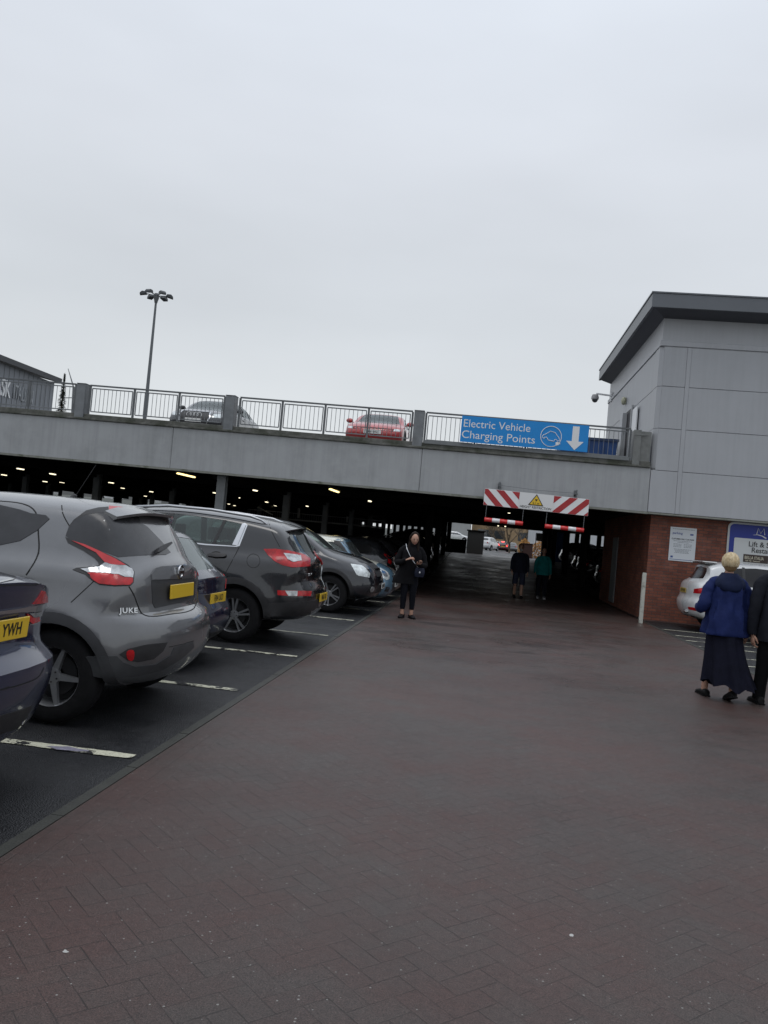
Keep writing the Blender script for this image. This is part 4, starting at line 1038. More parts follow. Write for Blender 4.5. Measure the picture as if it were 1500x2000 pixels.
mb = MB(); mb.box(-36, 4.1, 21.955, 22.2, 2.69, 2.742, sh=FALL); dpart(mb, 'bottom_trim', mat('drip_trim', (.22, .225, .2), .6, .1, var=.25, vscale=3, dirt=(.06, .07, .04), dscale=3))
mb = MB(); mb.box(-36, 4.08, 21.93, 22.34, 3.855, 3.91, sh=FALL); mb.box(-36, 4.08, 22.0, 22.34, 3.914, 4.02, sh=FALL)
bevel(dpart(mb, 'coping', M_conc), .008, 1)
for k in range(-7, 1):
    xb = -7.3 + 7.3 * k
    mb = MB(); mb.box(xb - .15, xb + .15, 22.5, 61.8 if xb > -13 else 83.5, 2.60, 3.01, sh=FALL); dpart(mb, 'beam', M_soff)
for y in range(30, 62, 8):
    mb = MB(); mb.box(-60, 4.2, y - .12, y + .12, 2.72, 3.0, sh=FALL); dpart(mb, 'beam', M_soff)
M_colg = mat('column_grey_paint', (.17, .18, .185), .6, .1, var=.15, vscale=3)
for k in range(0, 8):
    for j in range(6 if k < 2 else 8):
        x = -7.15 - 7.3 * k; y = 22.45 + 7.8 * j
        mb = MB(); mb.box(x - .12, x + .12, y - .12, y - .09, 0, 2.74 + FALL(x)); mb.box(x - .12, x + .12, y + .09, y + .12, 0, 2.74 + FALL(x)); mb.box(x - .015, x + .015, y - .09, y + .09, 0, 2.74 + FALL(x))
        dpart(mb, 'column', M_colg)
for j in range(2, 6):
    for x in (-2.35, 4.5):
        y = 22.45 + 7.8 * j
        mb = MB(); mb.box(x - .15, x + .15, y - .15, y + .15, 0, 2.95); dpart(mb, 'column', M_soff)
# back wall of the ground floor, low walls and posts with daylight between
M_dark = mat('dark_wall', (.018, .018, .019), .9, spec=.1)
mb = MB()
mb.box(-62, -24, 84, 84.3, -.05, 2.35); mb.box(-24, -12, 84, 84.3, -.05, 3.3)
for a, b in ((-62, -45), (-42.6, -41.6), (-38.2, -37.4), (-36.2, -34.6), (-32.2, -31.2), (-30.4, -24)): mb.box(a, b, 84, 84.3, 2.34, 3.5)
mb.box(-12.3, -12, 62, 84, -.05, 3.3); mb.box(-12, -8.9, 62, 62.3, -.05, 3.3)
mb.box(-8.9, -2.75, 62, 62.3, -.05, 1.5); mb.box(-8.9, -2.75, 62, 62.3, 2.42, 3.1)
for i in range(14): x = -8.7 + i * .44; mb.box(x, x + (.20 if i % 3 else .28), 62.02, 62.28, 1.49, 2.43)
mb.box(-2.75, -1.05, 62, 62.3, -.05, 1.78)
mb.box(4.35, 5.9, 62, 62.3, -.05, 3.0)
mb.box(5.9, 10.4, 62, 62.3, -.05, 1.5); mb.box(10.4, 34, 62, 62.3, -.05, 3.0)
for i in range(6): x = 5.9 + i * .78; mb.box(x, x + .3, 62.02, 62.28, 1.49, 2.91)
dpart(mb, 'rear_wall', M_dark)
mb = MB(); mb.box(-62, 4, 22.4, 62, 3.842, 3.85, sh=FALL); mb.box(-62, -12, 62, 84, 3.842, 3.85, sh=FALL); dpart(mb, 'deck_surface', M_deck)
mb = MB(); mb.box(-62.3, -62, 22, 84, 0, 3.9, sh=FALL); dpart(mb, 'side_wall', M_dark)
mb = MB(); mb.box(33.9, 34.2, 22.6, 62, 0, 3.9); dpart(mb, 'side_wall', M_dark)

# box pillars and railings on the edge
for x, lab in ((-22.3, 'grey steel box pillar in the deck railing, beyond the left edge'), (-17.0, 'grey steel box pillar in the deck railing at the left edge'), (-11.22, 'grey steel box pillar in the deck railing left of the tall lamp post'), (-6.99, 'grey steel box pillar in front of the grey car on the deck'), (-1.88, 'grey steel box pillar in the deck railing right of the red car')):
    mb = MB(); z0 = 3.9 + FALL(x); mb.box(x - .13, x + .13, 21.94, 22.26, z0, z0 + .925); mb.box(x - .135, x + .135, 21.935, 22.265, z0 + .93, z0 + .95)
    o = mb.build('railing_pillar', M_steel); bevel(o, .006, 1); tag(o, lab, 'pillar', 'box pillars of the deck railing')
def railing(x0, x1, n, label, beam=False):
    r = empty('deck_railing', ((x0 + x1) / 2, 22.05, 3.9), 0, label, 'railing', 'railings along the deck edge')
    ox, oy, oz = r.location
    def P(mb, nm, m_):
        mb.v = [(a - ox, b - oy, c - oz) for a, b, c in mb.v]; return mb.build(nm, m_, r)
    mb = MB(); mb.box(x0, x1, 22.02, 22.08, 4.80, 4.838, sh=FALL); P(mb, 'handrail', M_darksteel)
    step = (x1 - x0) / n
    for i in range(n + 1):
        x = x0 + step * i; f = FALL(x)
        mb = MB(); mb.box(x - .025, x + .025, 22.03, 22.08, 3.98 + f, 4.80 + f); P(mb, 'post', M_darksteel)
    for i in range(n):
        a, b = x0 + step * i + .06, x0 + step * (i + 1) - .06
        mb = MB()
        for z in (4.10, 4.74): mb.bar((a, 22.06, z + FALL(a)), (b, 22.06, z + FALL(b)), .025, .028)
        for x in (a, b): mb.box(x - .012, x + .012, 22.048, 22.072, 4.1 + FALL(x), 4.74 + FALL(x))
        k = int((b - a) / .112)
        for j in range(1, k):
            x = a + (b - a) * j / k; mb.tube([(x, 22.06, 4.1 + FALL(x)), (x, 22.06, 4.74 + FALL(x))], .0075, 5, cap=False)
        P(mb, 'infill_panel', M_steel)
    if beam:
        mb = MB(); mb.box(x0, x1, 21.99, 22.12, 3.99, 4.09, sh=FALL); mb.box(x0, x1, 21.97, 21.985, 4.0, 4.02, sh=FALL); P(mb, 'crash_beam', M_colg)
railing(-22.1, -17.2, 4, 'deck railing section beyond the left edge of the picture')
railing(-16.8, -11.42, 4, 'deck railing section at the far left in front of the restaurant')
railing(-11.0, -7.17, 3, 'deck railing section in front of the lamp post and the grey car')
railing(-6.74, -2.06, 4, 'deck railing section in front of the red car')
railing(-1.70, 3.55, 4, 'deck railing section carrying the blue charging points banner', True)
mb = MB(); mb.box(3.62, 3.80, 21.95, 22.3, 3.9, 4.80); mb.box(3.803, 4.06, 22.02, 22.3, 3.9, 4.78); mb.box(3.62, 3.97, 21.94, 21.948, 4.66, 4.70)
o = mb.build('end_pillar', mat('mottled_zinc', (.17, .175, .17), .5, .4, var=.18, vscale=6)); bevel(o, .005, 1); tag(o, 'mottled zinc end box of the deck railing against the lift building', 'pillar')

# blue banner
M_blue = mat('banner_blue', (.0, .23, .62), .45, var=.04, vscale=2)
M_white = mat('sign_white', (.74, .75, .76), .4)
B = empty('charging_banner', (-.76, 21.93, 4.84), 0, 'bright blue banner reading Electric Vehicle Charging Points hung on the railing', 'banner')
B.rotation_euler = (0, R(.515), 0)
mb = MB(); mb.box(0, 3.25, -.004, .004, -.68, 0); mb.build('banner_sheet', M_blue, B)
def bt(s, x, z, size, wdt, M=M_white):
    o = text('lettering', s, size, M, B, plane_M((x, -.006, z), (1, 0, 0), (0, 0, 1)), .001, 1.)
    xs = [v.co.x for v in o.data.vertices]; k = wdt / (max(xs) - min(xs)); x0 = min(xs)
    for v in o.data.vertices: v.co.x = x + (v.co.x - x0) * k
bt('Electric Vehicle', .06, -.285, .285, 1.71); bt('Charging Points', .035, -.575, .285, 1.88)
mb = MB(); n = 40
mb.tube([(2.31 + .262 * math.cos(6.2832 * i / n), -.008, -.355 + .262 * math.sin(6.2832 * i / n)) for i in range(n + 1)], .011, 4)
cr = [(692, 340), (690, 350), (704, 358), (710, 350), (722, 348), (732, 360), (740, 366), (778, 370), (784, 358), (796, 358), (804, 368), (820, 362), (812, 345), (796, 332), (784, 317), (748, 310), (722, 326), (692, 340)]
mb.tube([(2.31 + (x - 754) * .00345, -.008, -.355 - (y - 342) * .0042) for x, y in cr], .009, 4)
mb.tube([(2.55, -.008, -.50), (2.50, -.008, -.56), (2.44, -.008, -.54)], .011, 4)
mb.prism([(2.44, -.50), (2.50, -.47), (2.52, -.56), (2.45, -.585)], 'y', -.012, -.006); mb.box(2.50, 2.55, -.012, -.006, -.50, -.485); mb.box(2.51, 2.56, -.012, -.006, -.535, -.52)
mb.build('charging_symbol', M_white, B)
mb = MB(); mb.prism([(2.84, -.045), (3.01, -.045), (3.01, -.43), (3.14, -.43), (2.925, -.655), (2.70, -.43), (2.84, -.43)], 'y', -.009, -.005); mb.build('down_arrow', M_white, B)

# height restriction sign with hanging bars
HS = empty('height_restriction_sign', (1.29, 21.62, 2.735), 0, 'red and white striped height restriction sign hanging over the lane with two striped bars', 'sign')
HS.rotation_euler = (0, R(1.4), 0)
M_sred = mat('sign_red', (.36, .02, .025), .4, var=.12, vscale=5)
def clip(poly, x0, x1, z0, z1):
    for ax, v, s in ((0, x0, 1), (0, x1, -1), (1, z0, 1), (1, z1, -1)):
        o = []
        for i in range(len(poly)):
            a, b = poly[i], poly[(i + 1) % len(poly)]; da, db = (a[ax] - v) * s, (b[ax] - v) * s
            if da >= 0: o.append(a)
            if da * db < 0: t = da / (da - db); o.append((a[0] + (b[0] - a[0]) * t, a[1] + (b[1] - a[1]) * t))
        poly = o
        if not poly: break
    return poly
mb = MB(); mb.box(-1.31, 1.31, -.01, .01, -.21, .21); bevel(mb.build('board', M_white, HS), .004, 1)
for a, b, sg in ((-1.305, -.42, 1), (.42, 1.305, -1)):
    mb = MB()
    for i in range(-3, 8):
        x = (a if sg > 0 else b) + sg * (i * .40 - .12)
        p = clip([(x, .205), (x + sg * .2, .205), (x + sg * (.2 + .42), -.205), (x + sg * .42, -.205)], a, b, -.205, .205)
        if len(p) > 2: mb.prism(p, 'y', -.014, -.009)
    mb.build('red_stripes', M_sred, HS)
mb = MB(); mb.box(-.425, .43, -.03, -.016, -.20, .215); mb.build('centre_panel', mat('sign_white_clean', (.70, .70, .70), .4), HS)
mb = MB(); mb.prism([(-.195, -.09), (.19, -.09), (0, .20)], 'y', -.036, -.031); mb.build('triangle_border', M_ink, HS)
mb = MB(); mb.prism([(-.155, -.068), (.15, -.068), (0, .163)], 'y', -.040, -.0365); mb.build('triangle', mat('warning_yellow', (.72, .47, .02), .4), HS)
mb = MB(); mb.prism([(-.035, .07), (.035, .07), (0, .015)], 'y', -.044, -.0405); mb.build('pointer', M_ink, HS)
text('lettering', '2.1 m', .075, M_ink, HS, plane_M((0, -.041, -.055), (1, 0, 0), (0, 0, 1)), .001, 1, 'CENTER', .001)
text('lettering', 'HEIGHT RESTRICTION', .082, M_ink, HS, plane_M((0, -.031, -.17), (1, 0, 0), (0, 0, 1)), .001, .96, 'CENTER', .0012)
M_bred = mat('bar_red', (.60, .02, .02), .35, coat=.5); M_bwht = mat('bar_white', (.72, .72, .74), .35, coat=.5)
for x0, x1 in ((-1.24, -.27), (.28, 1.25)):
    mb = MB(); n = 5
    for i in range(n):
        a, b = x0 + (x1 - x0) * i / n, x0 + (x1 - x0) * (i + 1) / n
        mb.lathe([(0, a), (.052, a), (.055, a + .003), (.055, b - .003), (.052, b), (0, b)], (0, 0, -.575), 16, 'x', i % 2)
    mb.build('hanging_bar', [M_bred, M_bwht], HS, 50)
    for x in (x0 + .02, x1 - .02): mb = MB(); mb.tube([(x, 0, -.52), (x, 0, -.2)], .007, 5); mb.build('hanger', M_steel, HS)
mb = MB()
for x in (-.95, .98): mb.box(x - .012, x + .012, .0, .02, .2, .42); mb.box(x - .03, x + .03, -.01, .36, .30, .325); mb.box(x - .035, x + .035, .30, .35, .2, .42)
mb.tube([(-.95, .01, .33), (0, .01, .305), (.98, .01, .33)], .005, 5); mb.build('bracket', M_darksteel, HS)

# ------------------------------------------------------------------ lift building over the corner
LB = empty('lift_building', (4.15, 22, 0), 0, 'grey panelled lift and stair building with a dark overhanging roof above a brick base', 'building')
def lp(mb, name, m_, bv=0, smooth=None):
    mb.v = [(a - 4.15, b - 22, c) for a, b, c in mb.v]; o = mb.build(name, m_, LB, smooth)
    if bv: bevel(o, bv, 1)
    return o
mb = MB(); mb.box(4.18, 16, 22.04, 31.0, 2.80, 7.74); lp(mb, 'core', M_panelgap)
zz = [2.745, 3.815, 4.885, 5.965, 6.99]
for k in range(4):
    z0, z1 = zz[k] + .005, zz[k + 1] - .005
    for a, b in ((4.21 if k else 4.108, 4.773), (4.877, 10.2), (10.215, 16)):
        mb = MB(); mb.box(a, b, 21.985, 22.035, z0, z1); lp(mb, 'wall_panel', M_fascia2, .005)
    mb = MB(); mb.prism([(4.11, 22.10), (4.11, 22.60), (4.17, 22.60), (4.17, 22.10), (4.27, 22.03), (4.205, 21.985)], 'z', z0 if k else 3.87, z1); lp(mb, 'corner_panel', M_fascia2)
    if k:
        for a, b in ((22.62, 26.85), (26.87, 31.0)):
            mb = MB(); mb.box(4.12, 4.17, a, b, max(z0, 3.9), z1); lp(mb, 'wall_panel', M_fascia2, .004)
mb = MB(); mb.box(4.775, 4.875, 21.975, 22.03, 2.75, 6.98); lp(mb, 'pilaster', M_fascia2, .003)
mb = MB(); mb.box(4.09, 16, 21.955, 22.03, 6.985, 7.13); mb.box(4.09, 4.165, 22.033, 31.0, 6.985, 7.13); lp(mb, 'band_course', M_fascia2, .012)
mb = MB(); mb.box(4.14, 16, 22.0, 22.036, 7.135, 7.745); mb.box(4.14, 4.176, 22.04, 31.0, 7.135, 7.745); lp(mb, 'top_wall', M_fascia2)
M_roof = mat('dark_roof_metal', (.125, .135, .150), .4, .3, var=.06, vscale=1)
M_sof2 = mat('soffit_metal', (.09, .095, .11), .5, .2)
mb = MB(); mb.box(3.70, 17, 21.38, 21.45, 7.80, 8.15); mb.box(3.70, 3.77, 21.452, 30.9, 7.80, 8.15); lp(mb, 'roof_fascia', M_roof, .006)
mb = MB()
mb.add([(3.77, 21.45, 7.82), (17, 21.45, 7.82), (17, 22.0, 7.70), (4.14, 22.0, 7.70), (3.77, 30.9, 7.82), (4.14, 30.9, 7.70)], [(0, 1, 2, 3), (0, 3, 5, 4)]); lp(mb, 'soffit', M_sof2)
mb = MB(); mb.box(3.68, 17, 21.36, 30.92, 8.153, 8.19); lp(mb, 'roof', M_roof)
# doorway on the deck
mb = MB(); mb.box(4.085, 4.118, 25.55, 26.75, 3.9, 5.98); lp(mb, 'doorway', mat('dark_doorway', (.02, .018, .022), .6))
mb = MB(); mb.box(3.95, 4.08, 26.3, 26.8, 3.9, 5.93); mb.box(4.06, 4.1, 25.45, 25.55, 3.9, 6.05); lp(mb, 'open_door', mat('pale_door', (.42, .43, .44), .5))
mb = MB(); mb.box(4.05, 4.085, 24.45, 25.15, 4.55, 5.85); o = mb.build('notice_board', M_white); tag(o, 'white notice board on the side of the lift building beside its dark doorway', 'notice board')
mb = MB(); mb.sphere((4.05, 27.0, 6.42), (.08, .13, .13), 12, 8); mb.box(4.05, 4.11, 26.9, 27.1, 6.33, 6.51); o = mb.build('alarm_bell', mat('cream_plastic', (.42, .42, .30), .5), None, 40); tag(o, 'small cream alarm sounder high on the side wall above the deck doorway', 'alarm')
cc = empty('security_camera', (4.12, 30.2, 7.05), 0, 'white dome security camera on a bracket at the far top corner of the lift building', 'camera')
mb = MB(); mb.bar((0, 0, .1), (-.55, 0, .14), .06, .05); mb.box(-.05, .0, -.08, .08, -.1, .22); mb.build('bracket', M_white, cc)
mb = MB(); mb.lathe([(0, .12), (.10, .10), (.13, .02), (.13, -.06), (0, -.06)], (-.58, 0, 0), 16); mb.build('housing', mat('cctv_grey', (.3, .3, .31), .5), cc, 50)
mb = MB(); mb.sphere((-.58, 0, -.06), (.11, .11, .12), 14, 8); mb.build('dome', M_opq, cc, 50)

# brick base, facing the lane and returning into the dark
def brick_material(name, swz):
    m = bpy.data.materials.new(name); m.use_nodes = True; t = m.node_tree; b = t.nodes['Principled BSDF']
    g = N(t, 'ShaderNodeTexCoord'); s = N(t, 'ShaderNodeSeparateXYZ'); c = N(t, 'ShaderNodeCombineXYZ'); t.links.new(g.outputs['Object'], s.inputs[0])
    t.links.new(s.outputs[swz], c.inputs[0]); t.links.new(s.outputs[2], c.inputs[1])
    br = N(t, 'ShaderNodeTexBrick'); t.links.new(c.outputs[0], br.inputs['Vector'])
    br.inputs['Scale'].default_value = 1; br.inputs['Brick Width'].default_value = .225; br.inputs['Row Height'].default_value = .075; br.inputs['Mortar Size'].default_value = .008; br.inputs['Mortar Smooth'].default_value = .3; br.inputs['Bias'].default_value = -.1
    br.inputs['Color1'].default_value = (.27, .088, .052, 1); br.inputs['Color2'].default_value = (.16, .050, .034, 1); br.inputs['Mortar'].default_value = (.09, .068, .06, 1)
    P = c.outputs[0]
    n1 = noise(t, P, 1.4, 5, .6, .35, .65, .72, 1.15); n2 = noise(t, P, 45, 3, .6, .3, .7, .75, 1.2)
    ef = noise(t, P, 2.2, 6, .7, .52, .66, 0, .28)
    sc = N(t, 'ShaderNodeVectorMath', operation='SCALE'); t.links.new(br.outputs[0], sc.inputs[0]); t.links.new(M_(t, 'MULTIPLY', n1, n2), sc.inputs[3])
    t.links.new(mixc(t, ef, sc.outputs[0], (.22, .13, .11)), b.inputs['Base Color']); b.inputs['Roughness'].default_value = .8
    bp = N(t, 'ShaderNodeBump'); bp.inputs['Strength'].default_value = .6; bp.inputs['Distance'].default_value = .006; bp.invert = True
    t.links.new(br.outputs[1], bp.inputs['Height']); t.links.new(bp.outputs[0], b.inputs['Normal'])
    return m
M_brx, M_bry = brick_material('red_brick_front', 0), brick_material('red_brick_side', 1)
mb = MB(); mb.box(4.285, 16, 22.42, 22.7, -.05, 2.9); lp(mb, 'brick_wall', M_brx)
mb = MB(); mb.box(4.28, 4.55, 22.702, 30.5, -.05, 2.93); lp(mb, 'side_brick_wall', M_bry)
mb = MB(); mb.box(4.1, 16, 21.99, 22.42, 2.70, 2.742); lp(mb, 'bottom_trim', MATS['drip_trim'])
mb = MB(); mb.box(4.24, 4.276, 27.2, 28.1, .1, 2.15); lp(mb, 'side_door', mat('side_door_grey', (.2, .21, .22), .6))
mb = MB(); mb.box(3.93, 4.02, 21.0, 21.09, -.02, 1.22); o = mb.build('bollard', mat('white_post', (.50, .50, .45), .6, var=.15, vscale=5, dirt=(.2, .2, .17), dscale=5)); bevel(o, .01, 2); tag(o, 'slim white square post standing in front of the brick corner', 'post')

# notices on the brick
PO = empty('parking_notice', (4.79, 22.40, 1.57), 0, 'small white customer car park notice on the brick wall', 'notice')
mb = MB(); mb.box(0, .655, 0, .012, 0, .87); bevel(mb.build('board', mat('poster_white', (.62, .65, .68), .35), PO), .004, 1)
text('lettering', 'CUSTOMER ONLY CAR PARK', .052, M_ink, PO, plane_M((.327, -.002, .55), (1, 0, 0), (0, 0, 1)), .0008, .82, 'CENTER', .0012)
M_pblue = mat('print_blue', (.05, .09, .28), .5); M_pgrey = mat('print_grey', (.22, .24, .27), .5)
text('lettering', 'parking', .085, M_pblue, PO, plane_M((.06, -.002, .69), (1, 0, 0), (0, 0, 1)), .0008, 1, 'LEFT', .001)
mb = MB(); random.seed(3)
for z, a, b in ((.815, .06, .6), (.51, .1, .56), (.475, .2, .48), (.43, .10, .30), (.43, .36, .56), (.395, .1, .3), (.395, .36, .56), (.36, .1, .3), (.36, .36, .56), (.30, .12, .55), (.27, .14, .5), (.24, .16, .48), (.21, .14, .5)):
    x = a
    while x < b:
        q = min(b, x + random.uniform(.02, .06)); mb.box(x, q, -.0015, .001, z, z + .013); x = q + .009
mb.build('small_print', M_pgrey, PO)
mb = MB(); mb.box(.03, .62, -.0015, .001, .035, .048); mb.box(.05, .11, -.0015, .001, .08, .13); mb.box(.50, .58, -.0015, .001, .68, .72); mb.build('blue_print', M_pblue, PO)
SG = empty('direction_sign', (6.20, 22.38, 1.2), 0, 'large blue and white sign to the lift and restaurants on the brick wall', 'sign')
def rrect(x0, x1, z0, z1, r, n=6):
    return [(cx + r * math.cos(R(a + 90 * i / n)), cz + r * math.sin(R(a + 90 * i / n))) for cx, cz, a in ((x1 - r, z1 - r, 0), (x0 + r, z1 - r, 90), (x0 + r, z0 + r, 180), (x1 - r, z0 + r, 270)) for i in range(n + 1)]
mb = MB(); mb.prism(rrect(0, 3.0, 0, 1.49, .14), 'y', 0, .02); mb.build('rim', mat('sign_edge', (.5, .51, .5), .4), SG)
mb = MB(); mb.prism(rrect(.05, 2.95, .05, 1.445, .11), 'y', -.004, -.001); mb.build('blue_board', mat('sign_blue', (.012, .03, .26), .4), SG)
mb = MB(); mb.prism(rrect(.17, 2.83, .2, 1.10, .03), 'y', -.008, -.005); mb.build('white_panel', mat('sign_white_soft', (.60, .62, .62), .4), SG)
mb = MB(); mb.box(.42, 1.03, -.012, -.009, .50, .70); mb.build('brown_panel', mat('sign_brown', (.045, .03, .025), .5), SG)
def st(s, x, z, size, m_, sx=1., off=.001): text('lettering', s, size, m_, SG, plane_M((x, -.013, z), (1, 0, 0), (0, 0, 1)), .001, sx, 'LEFT', off)
st('Lift & Stairs to', .52, .905, .185, M_ink, .95, .002); st('Restaurants', .60, .755, .185, M_ink, .95, .002)
st('BELLA ITALIA', .45, .58, .11, mat('sign_cream', (.62, .58, .45), .5), .72, .001); st('Cafe • Bar • Restaurant', .47, .525, .045, MATS['sign_cream'], .85)
st('MIDDLEBROOK', .98, 1.27, .12, M_white, .9, .003); st('RETAIL & LEISURE PARK', .98, 1.21, .05, M_white, .9)
mb = MB(); mb.tube([(.70, -.012, 1.22), (.735, -.012, 1.38), (.80, -.012, 1.25), (.87, -.012, 1.38), (.90, -.012, 1.22)], .010, 5)
mb.tube([(.62, -.012, 1.20), (.72, -.012, 1.215), (.83, -.012, 1.195), (.94, -.012, 1.14)], [.004, .010, .012, .018], 5); mb.build('emblem', M_white, SG)
# ------------------------------------------------------------------ lamps under the deck
def copy_tree(o, parent=None):
    c = o.copy(); col.objects.link(c)
    if parent: c.parent = parent
    for ch in list(o.children): copy_tree(ch, c)
    return c
M_tube = mat('lit_tube', (1, .85, .5), .5, emit=2.2, ecol=(1., .80, .36))
M_tubew = mat('lit_tube_cool', (1, .95, .8), .5, emit=1.5, ecol=(1., .90, .66))
M_lampbody = mat('lamp_body', (.2, .2, .2), .6)
def ceiling_lamp(mt, L=1.25):
    r = empty('ceiling_light')
    mb = MB(); mb.box(-.07, .07, -L / 2 - .03, L / 2 + .03, .0, .06); mb.build('lamp_body', M_lampbody, r)
    mb = MB(); mb.box(-.05, .05, -L / 2, L / 2, -.045, -.002); bevel(mb.build('diffuser', mt, r), .015, 2)
    return r
near_l = ceiling_lamp(M_tube, 1.55); far_l = ceiling_lamp(M_tubew, .5)
px_l = [(25, 893, 1), (364, 927, 2), (653, 957, 3)]
labs = ['', 'long yellow tube light under the deck at the far left above the grey crossover', 'long yellow tube light under the deck left of the grey steel column', 'yellow tube light under the deck above the roof of the black SUV']
for x, y, k in px_l:
    o = near_l if k == 1 else copy_tree(near_l)
    for z in (2.84, 2.9):
        p = gnd(x, y, z + FALL(-8)); p = gnd(x, y, 2.82 + FALL(p.x))
    if p.y < 22.9: p.y = 23.0; p.x = atY(x, y, 23.0).x; p.z = atY(x, y, 23.0).z
    o.location = p; o.rotation_euler = (0, 0, 0); tag(o, labs[k], 'ceiling light', 'strip lights under the deck')
first = True
for x, y in [(8, 927), (61, 929), (103, 925), (134, 921), (88, 940), (121, 941.6), (189, 950), (217, 942), (239, 952.6), (266, 941), (256.6, 958.6), (268, 959.6), (284, 968.6), (295.6, 959.8), (360.5, 961.8), (364, 976.7), (398, 972.6), (394, 980), (447, 984), (458, 987), (498.6, 957), (521, 980), (537.6, 987), (522.6, 986), (669, 988), (722.4, 977.8), (856, 1016), (870, 1018), (994.7, 1000), (961, 1026), (973, 1026.5), (987, 1027.5), (40, 915), (330, 950), (420, 962), (575, 968), (310, 975), (470, 972), (600, 988)]:
    p = gnd(x, y, 3.1)
    for _ in range(3): p = gnd(x, y, 2.80 + FALL(max(p.x, -60)))
    if p.y > 82: p = atY(x, y, 81)
    if p.x > -11.9 and p.y > 61: p = atY(x, y, 60.5)
    o = far_l if first else copy_tree(far_l); first = False
    o.location = p; tag(o, 'small strip light glowing deep under the dark deck', 'ceiling light', 'small strip lights deep under the deck')
    mb = None

# ------------------------------------------------------------------ more cars
pm_white = paint('white_paint', (.62, .63, .64), 0., .3, .03)
sp = spec_suv(4.65, .945, 1.66, ds=.055, flare=.02, gap=.05)
sp['tail'] = []; sp['rbump'] = []; sp['R'] = .365
c = generic_car('parked_car', sp, (4.82, 20.9, 0), 0, pm_white, 'white SUV parked against the brick wall, partly hidden by the blonde woman', 'cars parked in the right row', opaque=True, cab_glass=mat('tinted_black_glass', (.012, .012, .014), .15, spec=.35))
b7 = lambda L_: [(1200 + x / 4.347, 960 + y / 4.347) for x, y in L_]
c.patch('tail_lamp', M_redlamp, b7([(672, 862), (678, 828), (745, 818), (815, 826), (800, 850), (745, 868)]), 'px', .008, .02, g=3)
c.patch('reflector_strip', M_redlamp, b7([(625, 978), (700, 988), (800, 1006), (800, 1026), (700, 1014), (628, 1000)]), 'px', .006, .02, g=3)
c.patch('bumper_insert', M_trim, b7([(558, 1036), (640, 1046), (700, 1062), (718, 1090), (712, 1106), (640, 1092), (600, 1082), (565, 1060)]), 'px', .006, .02, g=3)
mb = MB(); mb.box(.30, .62, -.6, .6, 1.60, 1.625); mb.box(.36, .62, -.58, .58, 1.565, 1.597, 1); bevel(mb.build('spoiler', [pm_white, M_trim], c.root), .008, 1)
plate(c, 'rear', .90, mat('dim_plate', (.42, .30, .06), .5), 'GN14 HXW', eps=.012)
mb = MB(); mb.tube([(.02, -.35, .42), (.16, -.35, .42)], .035, 10); mb.tube([(.02, -.46, .42), (.16, -.46, .42)], .035, 10); mb.build('exhaust', M_chrome, c.root, 40)
c = generic_car('parked_car', spec_hatch(4.2, .88, 1.48), (5.62 + 4.2, 18.75, 0), math.pi, pm_black, 'black car nose glimpsed between the two walkers on the right', 'cars parked in the right row', opaque=True, plate_f='')

# on the upper deck
pm_agrey = paint('slate_paint', (.05, .053, .058), .5, .28)
zd = 3.98
sp = spec_saloon(4.7, .93, 1.47, ds=.06)
sp['grille'] = [[(-.42, .38), (.42, .38), (.50, .62), (.44, .80), (-.44, .80), (-.50, .62)], [(-.5, .26), (.5, .26), (.46, .34), (-.46, .34)]]
sp['head'] = [[(.56, .62), (.80, .64), (.84, .72), (.80, .80), (.56, .74)]]
c = generic_car('parked_car', sp, (-9.15, 25.2 + 4.7, zd + FALL(-9.1)), R(-90), pm_agrey, 'dark grey saloon with four rings on its grille parked on the upper deck', 'cars on the upper deck', opaque=False, plate_f='', mirror_m=M_trim)
GR = [(-.42, .40), (.42, .40), (.50, .62), (.44, .80), (-.44, .80), (-.50, .62), (-.42, .40)]
c.line('grille_frame', M_chrome, GR, 'front', .035, .02, mirror=False, curve=False)
mb = MB(); q = c.cast((0, .68), 'front')[0]
for i in range(4):
    for k in range(20):
        a, b = .31416 * k, .31416 * (k + 1); y0 = -.165 + .11 * i
        mb.bar((q.x + .02, y0 + .075 * math.cos(a), .68 + .075 * math.sin(a)), (q.x + .02, y0 + .075 * math.cos(b), .68 + .075 * math.sin(b)), .014, .014)
mb.build('four_rings', M_chrome, c.root)
pm_red = paint('faded_red_paint', (.42, .035, .035), .0, .3)
sp = spec_saloon(4.4, .88, 1.34, ds=.06)
sp['grille'] = [[(-.60, .56), (.60, .56), (.62, .64), (-.62, .64)]]; sp['head'] = [[(.60, .57), (.78, .59), (.80, .66), (.62, .65)]]; sp['fogs'] = []
sp['roofw'] = .72
c = generic_car('parked_car', sp, (-3.42, 24.4 + 4.4, zd + FALL(-3.4)), R(-90), pm_red, 'bright red coupe facing out behind the upper deck railing', 'cars on the upper deck', opaque=False, plate_f='M80 VVD')
for i in range(11):
    y = -.58 + i * .116; mb = MB(); q = c.cast((y, .60), 'front')[0]; mb.box(q.x - .01, q.x + .014, y - .012, y + .012, .565, .635); mb.build('grille_rib', pm_red, c.root)
